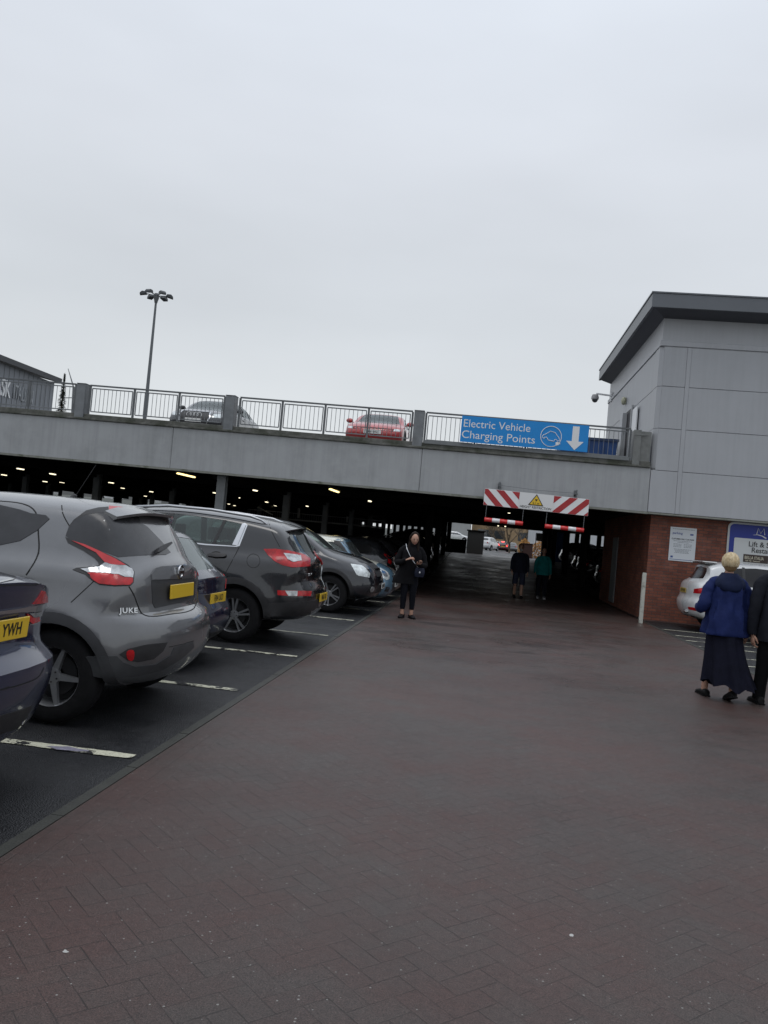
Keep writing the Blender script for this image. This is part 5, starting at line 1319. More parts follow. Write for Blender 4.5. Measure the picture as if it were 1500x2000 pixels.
# blue skip on the deck
sk = empty('skip', (3.05, 26.2, zd), 0, 'blue metal skip on the upper deck between the banner and the lift building', 'skip')
M_skip = mat('skip_blue', (.012, .055, .19), .5, var=.2, vscale=3)
mb = MB(); mb.prism([(-.85, 0), (.66, 0), (.72, 1.0), (-1.0, 1.0)], 'y', -.6, .6); bevel(mb.build('tub', M_skip, sk), .015, 1)
mb = MB(); mb.box(-1.03, .75, -.64, -.60, .95, 1.03); mb.box(-1.03, .75, .60, .64, .95, 1.03); mb.build('rim', mat('skip_rim', (.02, .04, .10), .5), sk)
mb = MB()
for x in (-.6, -.15, .3): mb.box(x - .03, x + .03, -.635, -.602, .03, .93)
mb.build('rib', M_skip, sk)

# cars deep in the shade under the deck, and beyond it
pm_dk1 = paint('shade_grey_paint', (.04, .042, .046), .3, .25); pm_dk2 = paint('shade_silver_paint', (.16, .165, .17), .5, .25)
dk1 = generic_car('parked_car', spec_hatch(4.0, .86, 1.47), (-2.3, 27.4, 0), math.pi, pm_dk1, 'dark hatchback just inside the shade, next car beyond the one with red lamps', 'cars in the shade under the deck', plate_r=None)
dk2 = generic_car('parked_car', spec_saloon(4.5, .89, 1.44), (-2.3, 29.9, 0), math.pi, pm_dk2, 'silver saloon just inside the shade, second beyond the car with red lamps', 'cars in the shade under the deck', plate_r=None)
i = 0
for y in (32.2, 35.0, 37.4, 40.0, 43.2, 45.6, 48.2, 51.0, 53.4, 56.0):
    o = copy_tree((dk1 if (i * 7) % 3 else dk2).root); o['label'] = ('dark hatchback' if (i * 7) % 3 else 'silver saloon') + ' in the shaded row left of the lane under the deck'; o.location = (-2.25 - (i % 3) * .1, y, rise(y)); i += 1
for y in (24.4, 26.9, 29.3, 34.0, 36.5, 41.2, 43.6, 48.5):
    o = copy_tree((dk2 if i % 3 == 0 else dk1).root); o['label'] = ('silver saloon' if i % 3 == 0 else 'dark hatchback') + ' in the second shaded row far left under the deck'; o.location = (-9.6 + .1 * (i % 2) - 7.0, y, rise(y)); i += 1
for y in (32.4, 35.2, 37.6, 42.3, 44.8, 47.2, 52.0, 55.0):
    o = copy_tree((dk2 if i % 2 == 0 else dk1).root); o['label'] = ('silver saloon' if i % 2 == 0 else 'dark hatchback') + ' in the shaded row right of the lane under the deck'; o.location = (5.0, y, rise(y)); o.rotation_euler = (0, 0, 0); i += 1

M_lit = mat('lit_brake_lamp', (.6, .01, .01), .3, emit=7., ecol=(1., .05, .035))
pm_dred = paint('dark_red_paint', (.06, .008, .01), .3, .25)
sp = spec_hatch(4.0, .88, 1.48)
c = generic_car('driving_car', sp, (3.1, 121, .80), R(90), pm_dred, 'dark red hatchback with lit brake lamps leaving the far end of the lane', None, rear='', plate_r='', lamp_m=None)
for o in c.root.children:
    if o.name.startswith('tail_lamp'): o.data.materials.clear(); o.data.materials.append(M_lit)
c.patch('high_brake_lamp', M_lit, [(-.2, 1.36), (.2, 1.36), (.2, 1.41), (-.2, 1.41)], 'rear', .02, mirror=False)
for nm, kind, loc, rz, pmx, lab in (
    ('parked_car', spec_hatch(4.2, .88, 1.45), (-5.9, 132, 1.75), 0, pm_white, 'white hatchback side on beyond the exit, left of the dark hut'),
    ('parked_van', spec_suv(4.6, .92, 1.85), (.3, 116, .8), R(70), pm_white, 'pale people carrier parked right of the dark hut beyond the exit'),
    ('parked_car', spec_suv(4.5, .92, 1.75), (-71.0, 150, 3.55), 0, pm_white, 'white people carrier side on, far away through the back opening at left'),
    ('parked_car', spec_hatch(4.0, .88, 1.5), (-86.0, 150, 3.55), 0, pm_dk2, 'silver car far away through the leftmost back opening'),
    ('parked_car', spec_hatch(4.0, .88, 1.5), (4.9, 135, .8), R(90), pm_dk2, 'silver car waiting ahead of the car with lit brake lamps')):
    generic_car(nm, kind, loc, rz, pmx, lab, 'cars parked beyond the deck')

# road and things beyond the far exit
mesh('road', [(-3, 99, .795), (7, 99, .795), (-3, 118.5, .80), (7, 118.5, .80), (-3, 128, .80), (7, 128, .80), (-3, 300, .80), (7, 300, .80)], [(0, 1, 3, 2), (2, 3, 5, 4), (4, 5, 7, 6)], M_asph)['kind'] = 'structure'
mesh('verge', [(-14, 100, .79), (-3, 100, .79), (-14, 126, 1.72), (-3, 126, 1.72), (-14, 150, 1.75), (-3, 150, 1.75)], [(0, 1, 3, 2), (2, 3, 5, 4)], mat('grass_verge', (.05, .07, .03), .8, var=.4, vscale=3))['kind'] = 'structure'
hut = empty('hut', (-.42, 65, 0), 0, 'dark square hut standing at the far exit of the car park', 'hut')
mb = MB(); mb.box(-.62, .62, -1, 1, .8, 2.5); mb.build('wall', mat('hut_dark', (.05, .05, .048), .8), hut)
mb = MB(); mb.box(-.7, .7, -1.08, 1.08, 2.502, 2.58); mb.build('roof', M_soff, hut)
def building(name, loc, w_, d_, h_, wm, rm, label, wins, wm2=None, cat='building'):
    b_ = empty(name, loc, 0, label, cat)
    mb = MB(); mb.box(-w_ / 2, w_ / 2, 0, d_, 0, h_); mb.build('wall', wm, b_)
    mb = MB(); mb.box(-w_ / 2 - .3, w_ / 2 + .3, -.3, d_ + .3, h_ + .003, h_ + .35); mb.build('roof', rm, b_)
    for x, z, ww, wh in wins:
        mb = MB(); mb.box(x - ww / 2, x + ww / 2, -.05, -.003, z, z + wh); f = mb.build('window', wm2 or M_opq, b_)
    return b_
M_tan = mat('tan_brick', (.30, .21, .12), .8, var=.2, vscale=1); M_pale = mat('pale_render', (.36, .37, .37), .7, var=.12, vscale=.4); M_slate = mat('slate_roof', (.06, .06, .065), .7)
building('brick_building', (7.0, 165, .3), 18, 12, 9, M_tan, M_slate, 'tan brick building with dark windows beyond the far exit', [(-5.2, 2.6, 5.2, 1.6), (1.5, 2.6, 3, 1.6), (6, 2.6, 3, 1.6)])
building('render_building', (-9.5, 158, 1.0), 14.6, 10, 9, M_pale, M_slate, 'pale grey building behind the white hatchback beyond the exit', [(-4, 4.5, 2, 1.4), (0, 4.5, 2, 1.4)])
building('warehouse', (13.2, 92, 0), 15, 14, 8, mat('warehouse_white', (.50, .52, .54), .6, var=.05, vscale=.5), M_slate, 'bright pale warehouse seen between posts at the right rear', [(-3.2, 1.9, .5, .5), (-3.0, 1.3, .6, .12)])
building('shop', (-84, 190, 3.3), 46, 14, 9, M_pale, M_slate, 'long pale shop row far away beyond the left side of the car park', [(-14 + 5 * i, .3, 3.4, 2.6) for i in range(7)])
mb = MB(); mb.box(-86.2, -85.1, 174, 174.1, 5.6, 6.4); tag(mb.build('red_board', mat('board_red', (.40, .02, .03), .5)), 'small red board far away through the back opening at left', 'board')
bp_ = empty('blue_post', (5.62, 61.2, 0), 0, 'blue pillar with a white number 7 deep in the car park', 'pillar')
mb = MB(); mb.box(-.28, .28, -.2, .2, 0, 2.9); mb.build('shaft', mat('post_blue', (.02, .10, .32), .5), bp_)
text('number', '7', .42, M_white, bp_, plane_M((.30, -.22, 1.5), (1, 0, 0), (0, 0, 1)), .002, 1.1, 'LEFT', .01)
mb = MB()
for a, b in ((0, .05), (1.05, 1.1)): mb.box(4.35 + a * .8 - .5, 4.35 + b * .8 - .5, 61.4, 61.5, 1.35, 2.72)
mb.box(3.85, 4.73, 61.4, 61.5, 2.66, 2.72); mb.box(3.9, 4.7, 61.45, 61.5, 2.15, 2.66)
tag(mb.build('door_frame', mat('frame_grey', (.35, .35, .34), .6)), 'pale grey door frame at the right rear of the car park', 'door frame')

def branch(mb, p, d, L, r, depth, rnd):
    q = p + d * L; mb.tube([p, (p + q) / 2 + Vector((rnd.uniform(-1, 1), rnd.uniform(-1, 1), rnd.uniform(-1, 1))) * L * .06, q], [r, r * .8, r * .6], 5 if depth > 2 else 3, cap=False)
    if depth == 0: return
    for i in range(3 if depth > 1 else 4):
        dd = (d + Vector((rnd.uniform(-1, 1), rnd.uniform(-1, 1), rnd.uniform(-.25, .7))) * .75).normalized()
        branch(mb, p + d * L * rnd.uniform(.55, 1), dd, L * rnd.uniform(.55, .8), r * .58, depth - 1, rnd)
M_bark = mat('bare_bark', (.10, .075, .05), .9, var=.3, vscale=3)
def bare_tree(x, y, z, h, seed, label):
    rnd = random.Random(seed); r = empty('bare_tree', (x, y, z), 0, label, 'tree', 'bare trees beyond the far exit')
    mb = MB(); mb.tube([(0, 0, 0), (.05, 0, h * .15), (0, .05, h * .3)], [h * .02, h * .017, h * .014], 7); mb.build('trunk', M_bark, r)
    mb = MB()
    for k in range(5): branch(mb, Vector((0, 0, h * (.16 + .03 * k))), Vector((rnd.uniform(-.8, .8), rnd.uniform(-.8, .8), 1)).normalized(), h * .26, h * .011, 4, rnd)
    mb.build('crown', M_bark, r)
bare_tree(3.6, 108, .2, 6.5, 1, 'bare tree beyond the exit just right of the car with brake lamps'); bare_tree(5.4, 112, .3, 7.5, 2, 'bare tree beyond the exit above the orange hedge'); bare_tree(-6.5, 140, 1.7, 7, 5, 'bare tree behind the white hatchback beyond the exit'); bare_tree(2.3, 145, .5, 8, 8, 'bare tree in front of the tan brick building')
rnd = random.Random(4); mb = MB()
for i in range(2600):
    p = Vector((rnd.uniform(-1.4, 1.4), rnd.uniform(-.6, .6), rnd.uniform(0, 1.6) ** 1.0)); s_ = rnd.uniform(.03, .07)
    if p.z > 1.35 + .25 * math.sin(p.x * 5): continue
    a = Vector((rnd.uniform(-1, 1), rnd.uniform(-1, 1), rnd.uniform(-1, 1))).normalized(); b = a.orthogonal().normalized()
    mb.add([p + a * s_, p + b * s_, p - a * s_, p - b * s_], [(0, 1, 2, 3)])
o = mb.build('hedge', mat('orange_leaves', (.34, .16, .03), .8, var=.4, vscale=8), None, None, False); o.location = (4.6, 72, .8); tag(o, 'orange brown hedge beyond the exit behind the bearded man', 'hedge')
mb = MB(); mb.box(3.35, 4.1, 68, 68.8, .78, 1.9); mb.box(3.3, 4.15, 67.95, 68.85, 1.903, 1.96); tag(bevel(mb.build('brown_cabinet', mat('cabinet_brown', (.05, .02, .015), .7))), 'dark brown cabinet in front of the orange hedge at the far exit', 'cabinet')

# ramp railing glimpsed through the dark
rr_ = empty('ramp_railing', (-9, 50, 0), 0, 'faint grey ramp railing on a pale kerb deep under the deck', 'railing')
mb = MB(); mb.box(-5.2, 3.2, 0, .2, 1.98, 2.07); mb.build('kerb_strip', mat('pale_kerb', (.35, .35, .33), .7), rr_)
mb = MB(); mb.box(-5.2, 3.2, .1, .2, 0, 1.975); mb.build('ramp_wall', M_dark, rr_)
mb = MB(); mb.bar((-5.2, .1, 2.42), (3.2, .1, 2.42), .04, .04)
for i in range(60): mb.tube([(-5.2 + i * .142, .1, 2.07), (-5.2 + i * .142, .1, 2.42)], .009, 4, cap=False)
mb.build('bars', mat('bar_pale', (.3, .31, .32), .5), rr_)
mb = MB(); mb.box(-2.1, -1.95, -.05, 0, 2.15, 2.75); mb.box(.9, 1.02, -.05, 0, 2.15, 2.5); mb.bar((-4.6, 0, 2.6), (-3.6, 0, 2.2), .06, .06); mb.build('post', MATS['frame_grey'], rr_)

# ------------------------------------------------------------------ lamp mast, restaurant, distant tree
LM = empty('lamp_mast', (-25.5, 60, 3.9), 0, 'tall grey floodlight mast with a ring of lamps standing on the upper deck', 'lamp post')
mb = MB(); mb.tube([(0, 0, 0), (0, 0, 5), (0, 0, 14)], [.17, .14, .075], 12); mb.build('mast', mat('mast_grey', (.13, .14, .15), .5, .3), LM, 50)
mb = MB(); mb.lathe([(0, .25), (.16, .22), (.2, -.1), (.1, -.5), (0, -.5)], (0, 0, 13.9), 12)
for k in range(6):
    a = math.pi / 3 * k + .3; mb.bar((0, 0, 13.95), (.75 * math.cos(a), .75 * math.sin(a), 14.02), .06, .05)
mb.build('ring', M_darksteel, LM, 50)
for k in range(6):
    a = math.pi / 3 * k + .3; mb = MB(); mb.prism([(-.27, -.06), (.27, -.10), (.25, .05), (.08, .17), (-.2, .12)], 'y', -.2, .2)
    o = mb.build('floodlight', mat('lamp_dark', (.05, .055, .06), .5), LM); bevel(o, .02, 1); o.location = (.95 * math.cos(a), .95 * math.sin(a), 14.0); o.rotation_euler = (0, .15, a)
RB = empty('restaurant', (-30, 50, 3.9), 0, 'grey clad restaurant on the upper deck with white ASK ITALIAN lettering under a low roof', 'building')
M_rw = mat('restaurant_cladding', (.20, .215, .24), .5, .1, var=.06, vscale=.5)
mb = MB(); mb.box(-14, 0, -12, 4.85, 0, 6.1); mb.build('wall', M_rw, RB)
mb = MB()
for i in range(30): y = -11.9 + i * .56; mb.box(.002, .012, y, y + .02, 0, 6.1)
mb.box(.003, .02, -12, 4.85, 3.35, 3.42); mb.build('cladding_joint', M_panelgap, RB)
mb = MB(); mb.add([(-14.8, -13, 9.4), (.45, -13, 6.45), (.45, 5.0, 6.45), (-14.8, 5.0, 9.4), (-14.8, -13, 9.05), (.45, -13, 6.12), (.45, 5.0, 6.12), (-14.8, 5.0, 9.05)], [(0, 1, 2, 3), (7, 6, 5, 4), (0, 4, 5, 1), (1, 5, 6, 2), (2, 6, 7, 3), (3, 7, 4, 0)]); mb.build('roof', mat('restaurant_roof', (.05, .053, .06), .5, .2), RB)
text('lettering', 'ASK', 1.5, M_white, RB, plane_M((.03, -2.1, 4.15), (0, 1, 0), (0, 0, 1)), .04, .62, 'LEFT', .015)
text('lettering', 'ITALIAN', 1.28, mat('letter_dim', (.34, .36, .38), .5), RB, plane_M((.03, -.12, 4.2), (0, 1, 0), (0, 0, 1)), .04, .50, 'LEFT', .0)
CT = empty('conifer', (atY(127, 728, 120).x, 120, atY(127, 728, 120).z - 14.6), 0, 'thin distant conifer poking over the deck railing left of the first pillar', 'tree')
mb = MB(); mb.tube([(0, 0, 0), (0, 0, 14.6)], [.3, .03], 6); mb.build('trunk', M_bark, CT)
mb = MB(); rnd = random.Random(9)
for i in range(1500):
    t = rnd.random(); z = 4 + t * 10.4; rad = (1 - t) * 1.6 * (.55 + .45 * abs(math.sin(z * 2.6))); a = rnd.uniform(0, 6.283); q = rad * rnd.random() ** .5
    p = Vector((q * math.cos(a), q * math.sin(a), z)); u = Vector((math.cos(a), math.sin(a), -.4)) * .22; v = Vector((-math.sin(a), math.cos(a), .1)) * .09
    mb.add([p - u, p + v, p + u, p - v], [(0, 1, 2, 3)])
mb.build('crown', mat('conifer_needles', (.03, .04, .03), .9), CT, None, False)
xm_, zm_ = atY(133, 720, 120).x, atY(133, 720, 120).z
mb = MB(); mb.tube([(xm_ + 1.9, 120, 4), (xm_ + 1.1, 120, zm_ - 2.6), (xm_, 120, zm_)], [.16, .12, .05], 6); mb.bar((xm_ - .8, 120, zm_ - 4.5), (xm_ + 1.6, 120, zm_ - 4.3), .12, .12)
tag(mb.build('aerial_mast', M_steel), 'thin leaning mast beside the distant conifer', 'mast')
# ------------------------------------------------------------------ people
from mathutils import noise as mn
V3 = Vector
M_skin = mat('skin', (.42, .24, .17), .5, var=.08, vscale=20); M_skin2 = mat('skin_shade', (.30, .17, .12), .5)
def cr(pts, k=6):
    """smooth path through points (any dimension)"""
    o = []; n = len(pts)
    for i in range(n - 1):
        p0, p1, p2, p3 = pts[max(0, i - 1)], pts[i], pts[i + 1], pts[min(n - 1, i + 2)]
        for j in range(k):
            t = j / k
            o.append(tuple(.5 * ((2 * b) + (-a + c) * t + (2 * a - 5 * b + 4 * c - d) * t * t + (-a + 3 * b - 3 * c + d) * t ** 3) for a, b, c, d in zip(p0, p1, p2, p3)))
    o.append(tuple(pts[-1])); return o
def loft(mb, rings, n=28, k=5, fold=0., ffreq=3., seed=0, mi=0, cap=(True, True), sq=2.3):
    """rings (cx, cy, z, rx, ry) bottom to top, folds by noise"""
    RR = cr(rings, k); vs = []
    for i, (cx, cy, z, rx, ry) in enumerate(RR):
        for j in range(n):
            a = 2 * math.pi * j / n; c, s = math.cos(a), math.sin(a)
            ex = abs(c) ** (2 / sq) * (1 if c > 0 else -1); ey = abs(s) ** (2 / sq) * (1 if s > 0 else -1)
            f = 1 + fold * mn.noise(V3((c * ffreq + seed, s * ffreq, z * 2.2))) + fold * .5 * mn.noise(V3((c * ffreq * 2.5 + seed, s * ffreq * 2.5, z * 7)))
            vs.append((cx + rx * ex * f, cy + ry * ey * f, z))
    m_ = len(RR)
    fs = [(i * n + j, i * n + (j + 1) % n, (i + 1) * n + (j + 1) % n, (i + 1) * n + j) for i in range(m_ - 1) for j in range(n)]
    if cap[0]: fs.append(tuple(range(n))[::-1])
    if cap[1]: fs.append(tuple(range((m_ - 1) * n, m_ * n)))
    mb.add(vs, fs, mi)
def limb(mb, pts, n=14, k=6, fold=0., seed=0, mi=0):
    """pts (x, y, z, r)"""
    P = cr(pts, k); q = [V3(p[:3]) for p in P]; rs = [p[3] for p in P]; b = len(mb.v)
    mb.tube(q, rs, n, mi)
    if fold:
        for i in range(len(P)):
            for j in range(n):
                v = V3(mb.v[b + i * n + j]); d = v - q[i]
                mb.v[b + i * n + j] = tuple(q[i] + d * (1 + fold * mn.noise(v * 11 + V3((seed, 0, 0))) + fold * .6 * mn.noise(v * 27)))
def head(mb, c, tilt=0., yaw=0., s=1., face=True):
    """head centred at c, face towards -y; materials 0 skin, 1 dark features, 2 lips"""
    M = Matrix.Translation(c) @ Matrix.Rotation(yaw, 4, 'Z') @ Matrix.Rotation(tilt, 4, 'X') @ Matrix.Scale(s, 4)
    b = len(mb.v); n, m_ = 24, 18
    for i in range(m_ + 1):
        p = math.pi * i / m_
        for j in range(n):
            t = 2 * math.pi * j / n; x = math.sin(p) * math.cos(t); y = math.sin(p) * math.sin(t); z = math.cos(p)
            w_ = 1 - .28 * max(0, -z) ** 1.3; X, Y, Z = x * .077 * w_, y * .095 * (1 - .12 * max(0, -z)), z * .118
            if y < 0 and z < 0: Y -= .012 * max(0, -z) * (1 - abs(x)) 
            g = math.exp(-((x / .16) ** 2)) * math.exp(-(((z + .12) / .17) ** 2)) if y < 0 else 0
            Y -= .024 * g
            e = math.exp(-(((abs(x) - .42) / .16) ** 2)) * math.exp(-(((z - .08) / .12) ** 2)) if y < 0 else 0
            Y += .008 * e
            mb.v.append(tuple(M @ V3((X, Y, Z))))
    for i in range(m_):
        for j in range(n): mb.f.append((b + i * n + j, b + i * n + (j + 1) % n, b + (i + 1) * n + (j + 1) % n, b + (i + 1) * n + j)); mb.m.append(0)
    def sp_(x, y, z, r, mi):
        t = MB(); t.sphere((0, 0, 0), r, 10, 6); mb.add([M @ (V3(v) + V3((x, y, z))) for v in t.v], t.f, mi)
    if face:
        for k in (1, -1):
            sp_(k * .032, -.083, .010, (.013, .006, .006), 1); sp_(k * .033, -.088, .030, (.018, .005, .004), 1)
        sp_(0, -.094, -.055, (.024, .007, .007), 2)
        sp_(0, -.104, -.022, (.011, .010, .012), 0)
    for k in (1, -1): sp_(k * .077, .005, -.005, (.010, .018, .030), 0)
def hand(mb, w, d, nrm, side=1, curl=.5, s=1., mi=0):
    """w wrist, d pointing direction, nrm back of the hand, side = which way the thumb leaves"""
    w = V3(w); d = V3(d).normalized(); nrm = V3(nrm); nrm = (nrm - d * nrm.dot(d)).normalized(); a = d.cross(nrm).normalized() * side
    M = Matrix((a, d, nrm)).transposed().to_4x4() @ Matrix.Scale(s, 4); M.translation = w
    t = MB(); limb(t, [(0, -.03, 0, .024), (0, .0, 0, .026), (0, .03, 0, .034), (0, .06, 0, .038), (0, .09, -.002, .034)], 12, 3)
    for i, v in enumerate(t.v): t.v[i] = (v[0], v[1], v[2] * .45)
    for x, L_, r in ((.028, .070, .0088), (.009, .080, .009), (-.010, .074, .0088), (-.028, .058, .008)):
        p = V3((x, .085, 0)); ang = 0; pts = [(p.x, p.y - .01, p.z, r * 1.1)]
        for q in range(3):
            ang += curl * (.55, .8, .6)[q]; p = p + V3((x * .12, math.cos(ang), -math.sin(ang))) * L_ * (.42, .33, .25)[q]
            pts.append((p.x, p.y, p.z, r * (1, .92, .75)[q]))
        limb(t, pts, 8, 3)
    limb(t, [(.022, .015, -.004, .014), (.042, .04, -.012, .012), (.050, .065, -.022, .010), (.048, .088, -.032, .008)], 8, 3)
    mb.add([M @ V3(v) for v in t.v], t.f, mi)
def shoe(mb, x, y, ang, pitch=0., s=1., mi=0):
    t = MB()
    rings = [(0, .115, .012, .02), (0, .10, .038, .040), (0, .05, .042, .046), (0, -.04, .036, .046), (0, -.11, .028, .050), (0, -.165, .022, .040), (0, -.185, .016, .018)]
    P = cr(rings, 4); n = 12; vs = []
    for cx, cy, h, w_ in P:
        for j in range(n):
            a = 2 * math.pi * j / n; z = math.sin(a); vs.append((w_ * math.cos(a), cy, max(.0, h + h * z * 1.05)))
    t.add(vs, [(i * n + j, i * n + (j + 1) % n, (i + 1) * n + (j + 1) % n, (i + 1) * n + j) for i in range(len(P) - 1) for j in range(n)] + [tuple(range(n)), tuple(range((len(P) - 1) * n, len(P) * n))])
    t.box(-.043, .043, -.17, .11, -.002, .016)
    M = Matrix.Translation((x, y, 0)) @ Matrix.Rotation(ang, 4, 'Z') @ Matrix.Translation((0, -.15, 0)) @ Matrix.Rotation(pitch, 4, 'X') @ Matrix.Translation((0, .15, 0)) @ Matrix.Scale(s, 4)
    mb.add([M @ V3(v) for v in t.v], t.f, mi)
M_feat = mat('brow_and_eye', (.03, .02, .02), .5); M_lip = mat('lip', (.30, .10, .09), .5)
def cloth(name, c, var=.25, rough=.85): return mat(name, tuple(q * .7 for q in c), rough, var=var, vscale=9, bump=.35, bscale=40, spec=.12)

# ---- young woman in a long black coat, looking at her phone (faces the camera)
W1 = empty('person', (-1.31, 16.38, 0), R(8), 'young woman in an open long black coat looking down at the phone in her hands', 'person')
b = MB(); head(b, V3((.03, -.07, 1.535)), R(18), R(10), .95)
limb(b, [(.0, .0, 1.35, .05), (.02, -.02, 1.44, .046), (.025, -.03, 1.49, .05)], 12, 3)
limb(b, [(0, .01, .9, .10), (0, .02, 1.1, .09), (0, .02, 1.3, .09), (0, .01, 1.38, .06)], 14, 3)
for k, x in ((1, .085), (-1, -.085)):
    limb(b, [(x * .9, 0, .9, .075), (x, 0, .5, .052), (x * 1.05, .01, .2, .036), (x * 1.05, .02, .06, .038)], 12, 3)
limb(b, [(-.19, .02, 1.32, .05), (-.25, .02, 1.08, .04), (-.12, -.22, 1.12, .03)], 10, 3); limb(b, [(.19, .02, 1.32, .05), (.26, .02, 1.07, .04), (.15, -.22, 1.07, .03)], 10, 3)
hand(b, (-.09, -.25, 1.14), (.75, -.45, .35), (-.2, -.4, .9), -1, .9); hand(b, (.13, -.25, 1.07), (.25, -.8, .15), (.1, .2, -1), -1, .8)
b.build('body', [M_skin, M_feat, M_lip], W1, 60)
M_coat = cloth('black_coat', (.010, .010, .012)); M_legg = cloth('black_leggings', (.009, .010, .015)); M_hair1 = mat('dark_hair', (.012, .007, .005), .6, var=.4, vscale=40, spec=.15)
t = MB(); loft(t, [(-.06, .06, .66, .25, .16), (-.05, .05, .80, .225, .155), (-.01, .03, 1.0, .20, .15), (0, .01, 1.2, .19, .14), (0, .01, 1.31, .178, .12), (.0, .01, 1.38, .125, .095), (.01, 0, 1.44, .085, .08)], 32, 5, .16, 2.2, 3)
t.build('coat', M_coat, W1, 60)
t = MB(); limb(t, [(-.08, .01, 1.375, .035), (-.14, .015, 1.35, .058), (-.19, .02, 1.29, .068), (-.235, .03, 1.18, .066), (-.27, .03, 1.07, .062), (-.2, -.1, 1.08, .055), (-.11, -.22, 1.13, .045)], 14, 5, .14, 1); limb(t, [(.08, .01, 1.375, .035), (.14, .015, 1.35, .058), (.19, .02, 1.29, .068), (.235, .03, 1.18, .066), (.27, .02, 1.05, .062), (.22, -.1, 1.04, .055), (.14, -.22, 1.07, .045)], 14, 5, .14, 5)
t.build('sleeves', M_coat, W1, 60)
t = MB()
for k, x in ((1, .085), (-1, -.085)): limb(t, [(x * .7, 0, .92, .11), (x, 0, .7, .085), (x, -.005, .48, .066), (x * 1.05, .01, .3, .056), (x * 1.05, .015, .17, .045)], 14, 5, .06, k)
t.build('leggings', M_legg, W1, 60)
t = MB(); shoe(t, .10, .02, R(12)); shoe(t, -.09, .02, R(-14)); t.build('shoes', cloth('black_shoes', (.014, .013, .015), .2, .5), W1, 50)
t = MB(); loft(t, [(.01, .01, 1.36, .10, .085), (.02, .0, 1.43, .105, .095), (.03, -.01, 1.47, .085, .08)], 20, 4, .15, 3, 8, cap=(False, False)); t.build('scarf', M_coat, W1, 60)
t = MB(); M = Matrix.Translation((.03, -.055, 1.55)) @ Matrix.Rotation(R(10), 4, 'Z') @ Matrix.Rotation(R(18), 4, 'X')
q = MB(); q.sphere((0, .028, .018), (.086, .092, .112), 22, 14); vs = [v for v in q.v]
t.add([M @ V3((x, y if y > -.045 else -.045 - (y + .045) * (-.55 if z > .06 else .0) * 0 + 0, z)) for x, y, z in vs], q.f)
limb(t, [(.0, .07, 1.60, .06), (.02, .09, 1.5, .055), (.03, .07, 1.4, .04)], 10, 3)
for k in (1, -1): limb(t, [(.03 + k * .015, -.075, 1.655, .018), (.03 + k * .055, -.09, 1.62, .024), (.028 + k * .078, -.07, 1.56, .024), (.025 + k * .082, -.05, 1.49, .024), (.02 + k * .085, -.06, 1.40, .022), (.02 + k * .09, -.09, 1.31, .012)], 10, 4, .3, k)
t.build('hair', M_hair1, W1, 60)
t = MB(); t.box(.12, .20, -.42, -.27, 1.115, 1.125); o = bevel(t.build('phone', mat('phone_black', (.01, .01, .012), .1)), .003, 2); o.parent = None
o.location = W1.location; o.rotation_euler = W1.rotation_euler; tag(o, 'black phone lying in the hand of the woman in the black coat', 'phone')
bag = empty('handbag', tuple(W1.location), R(8), 'small dark blue crossbody bag at the hip of the woman in black', 'bag')
t = MB(); loft(t, [(.17, -.16, .82, .085, .045), (.17, -.16, .90, .10, .05), (.17, -.155, .98, .085, .04), (.16, -.15, 1.0, .06, .03)], 20, 4, .06, 3, 2); t.build('pouch', cloth('navy_bag', (.020, .024, .045), .2, .5), bag, 50)
t = MB(); t.tube(cr([(.13, -.16, 1.0), (-.0, -.17, 1.15), (-.10, -.14, 1.32), (-.13, -.02, 1.43)], 6), .006, 6); t.build('strap', M_chrome, bag, 60)
t = MB(); t.sphere((.17, -.212, .91), (.014, .006, .02), 10, 6); t.build('clasp', M_white, bag, 60)

# ---- blonde woman in a blue jacket and long skirt, walking away
W2 = empty('person', (2.90, 10.28, 0), R(186), 'blonde woman in a bright blue jacket and long navy skirt walking away', 'person')
b = MB(); head(b, V3((0, -.0, 1.575)), R(0), 0, .92)
limb(b, [(0, .0, 1.35, .055), (0, .0, 1.45, .05), (0, 0, 1.5, .05)], 12, 3); limb(b, [(0, 0, .85, .12), (0, 0, 1.1, .10), (0, 0, 1.3, .09), (0, 0, 1.38, .06)], 14, 3)
limb(b, [(.08, -.05, .9, .08), (.09, -.12, .5, .055), (.10, -.20, .25, .042), (.10, -.22, .07, .038)], 12, 3); limb(b, [(-.08, 0, .9, .08), (-.09, .03, .5, .055), (-.09, .10, .25, .042), (-.09, .13, .07, .038)], 12, 3)
hand(b, (-.27, -.03, .80), (.05, -.15, -1), (-1, 0, 0), 1, .6); hand(b, (.24, -.26, 1.06), (-.6, -.7, .1), (.3, -.3, .9), 1, .7)
b.build('body', [M_skin, M_feat, M_lip], W2, 60)
M_bj = cloth('royal_blue_jacket', (.016, .028, .118), .15, .7); M_bn = cloth('navy_hood', (.014, .022, .062), .15, .7); M_sk = cloth('navy_skirt', (.010, .011, .024), .2, .8)
t = MB(); loft(t, [(0, .01, .75, .245, .175), (0, .01, .79, .252, .18), (0, .01, .95, .235, .17), (0, .0, 1.12, .212, .15), (0, .0, 1.25, .205, .14), (0, .0, 1.33, .180, .125), (0, .01, 1.39, .135, .10), (0, .01, 1.44, .08, .075)], 56, 9, .22, 3.2, 11)
t.build('jacket', M_bj, W2, 60)
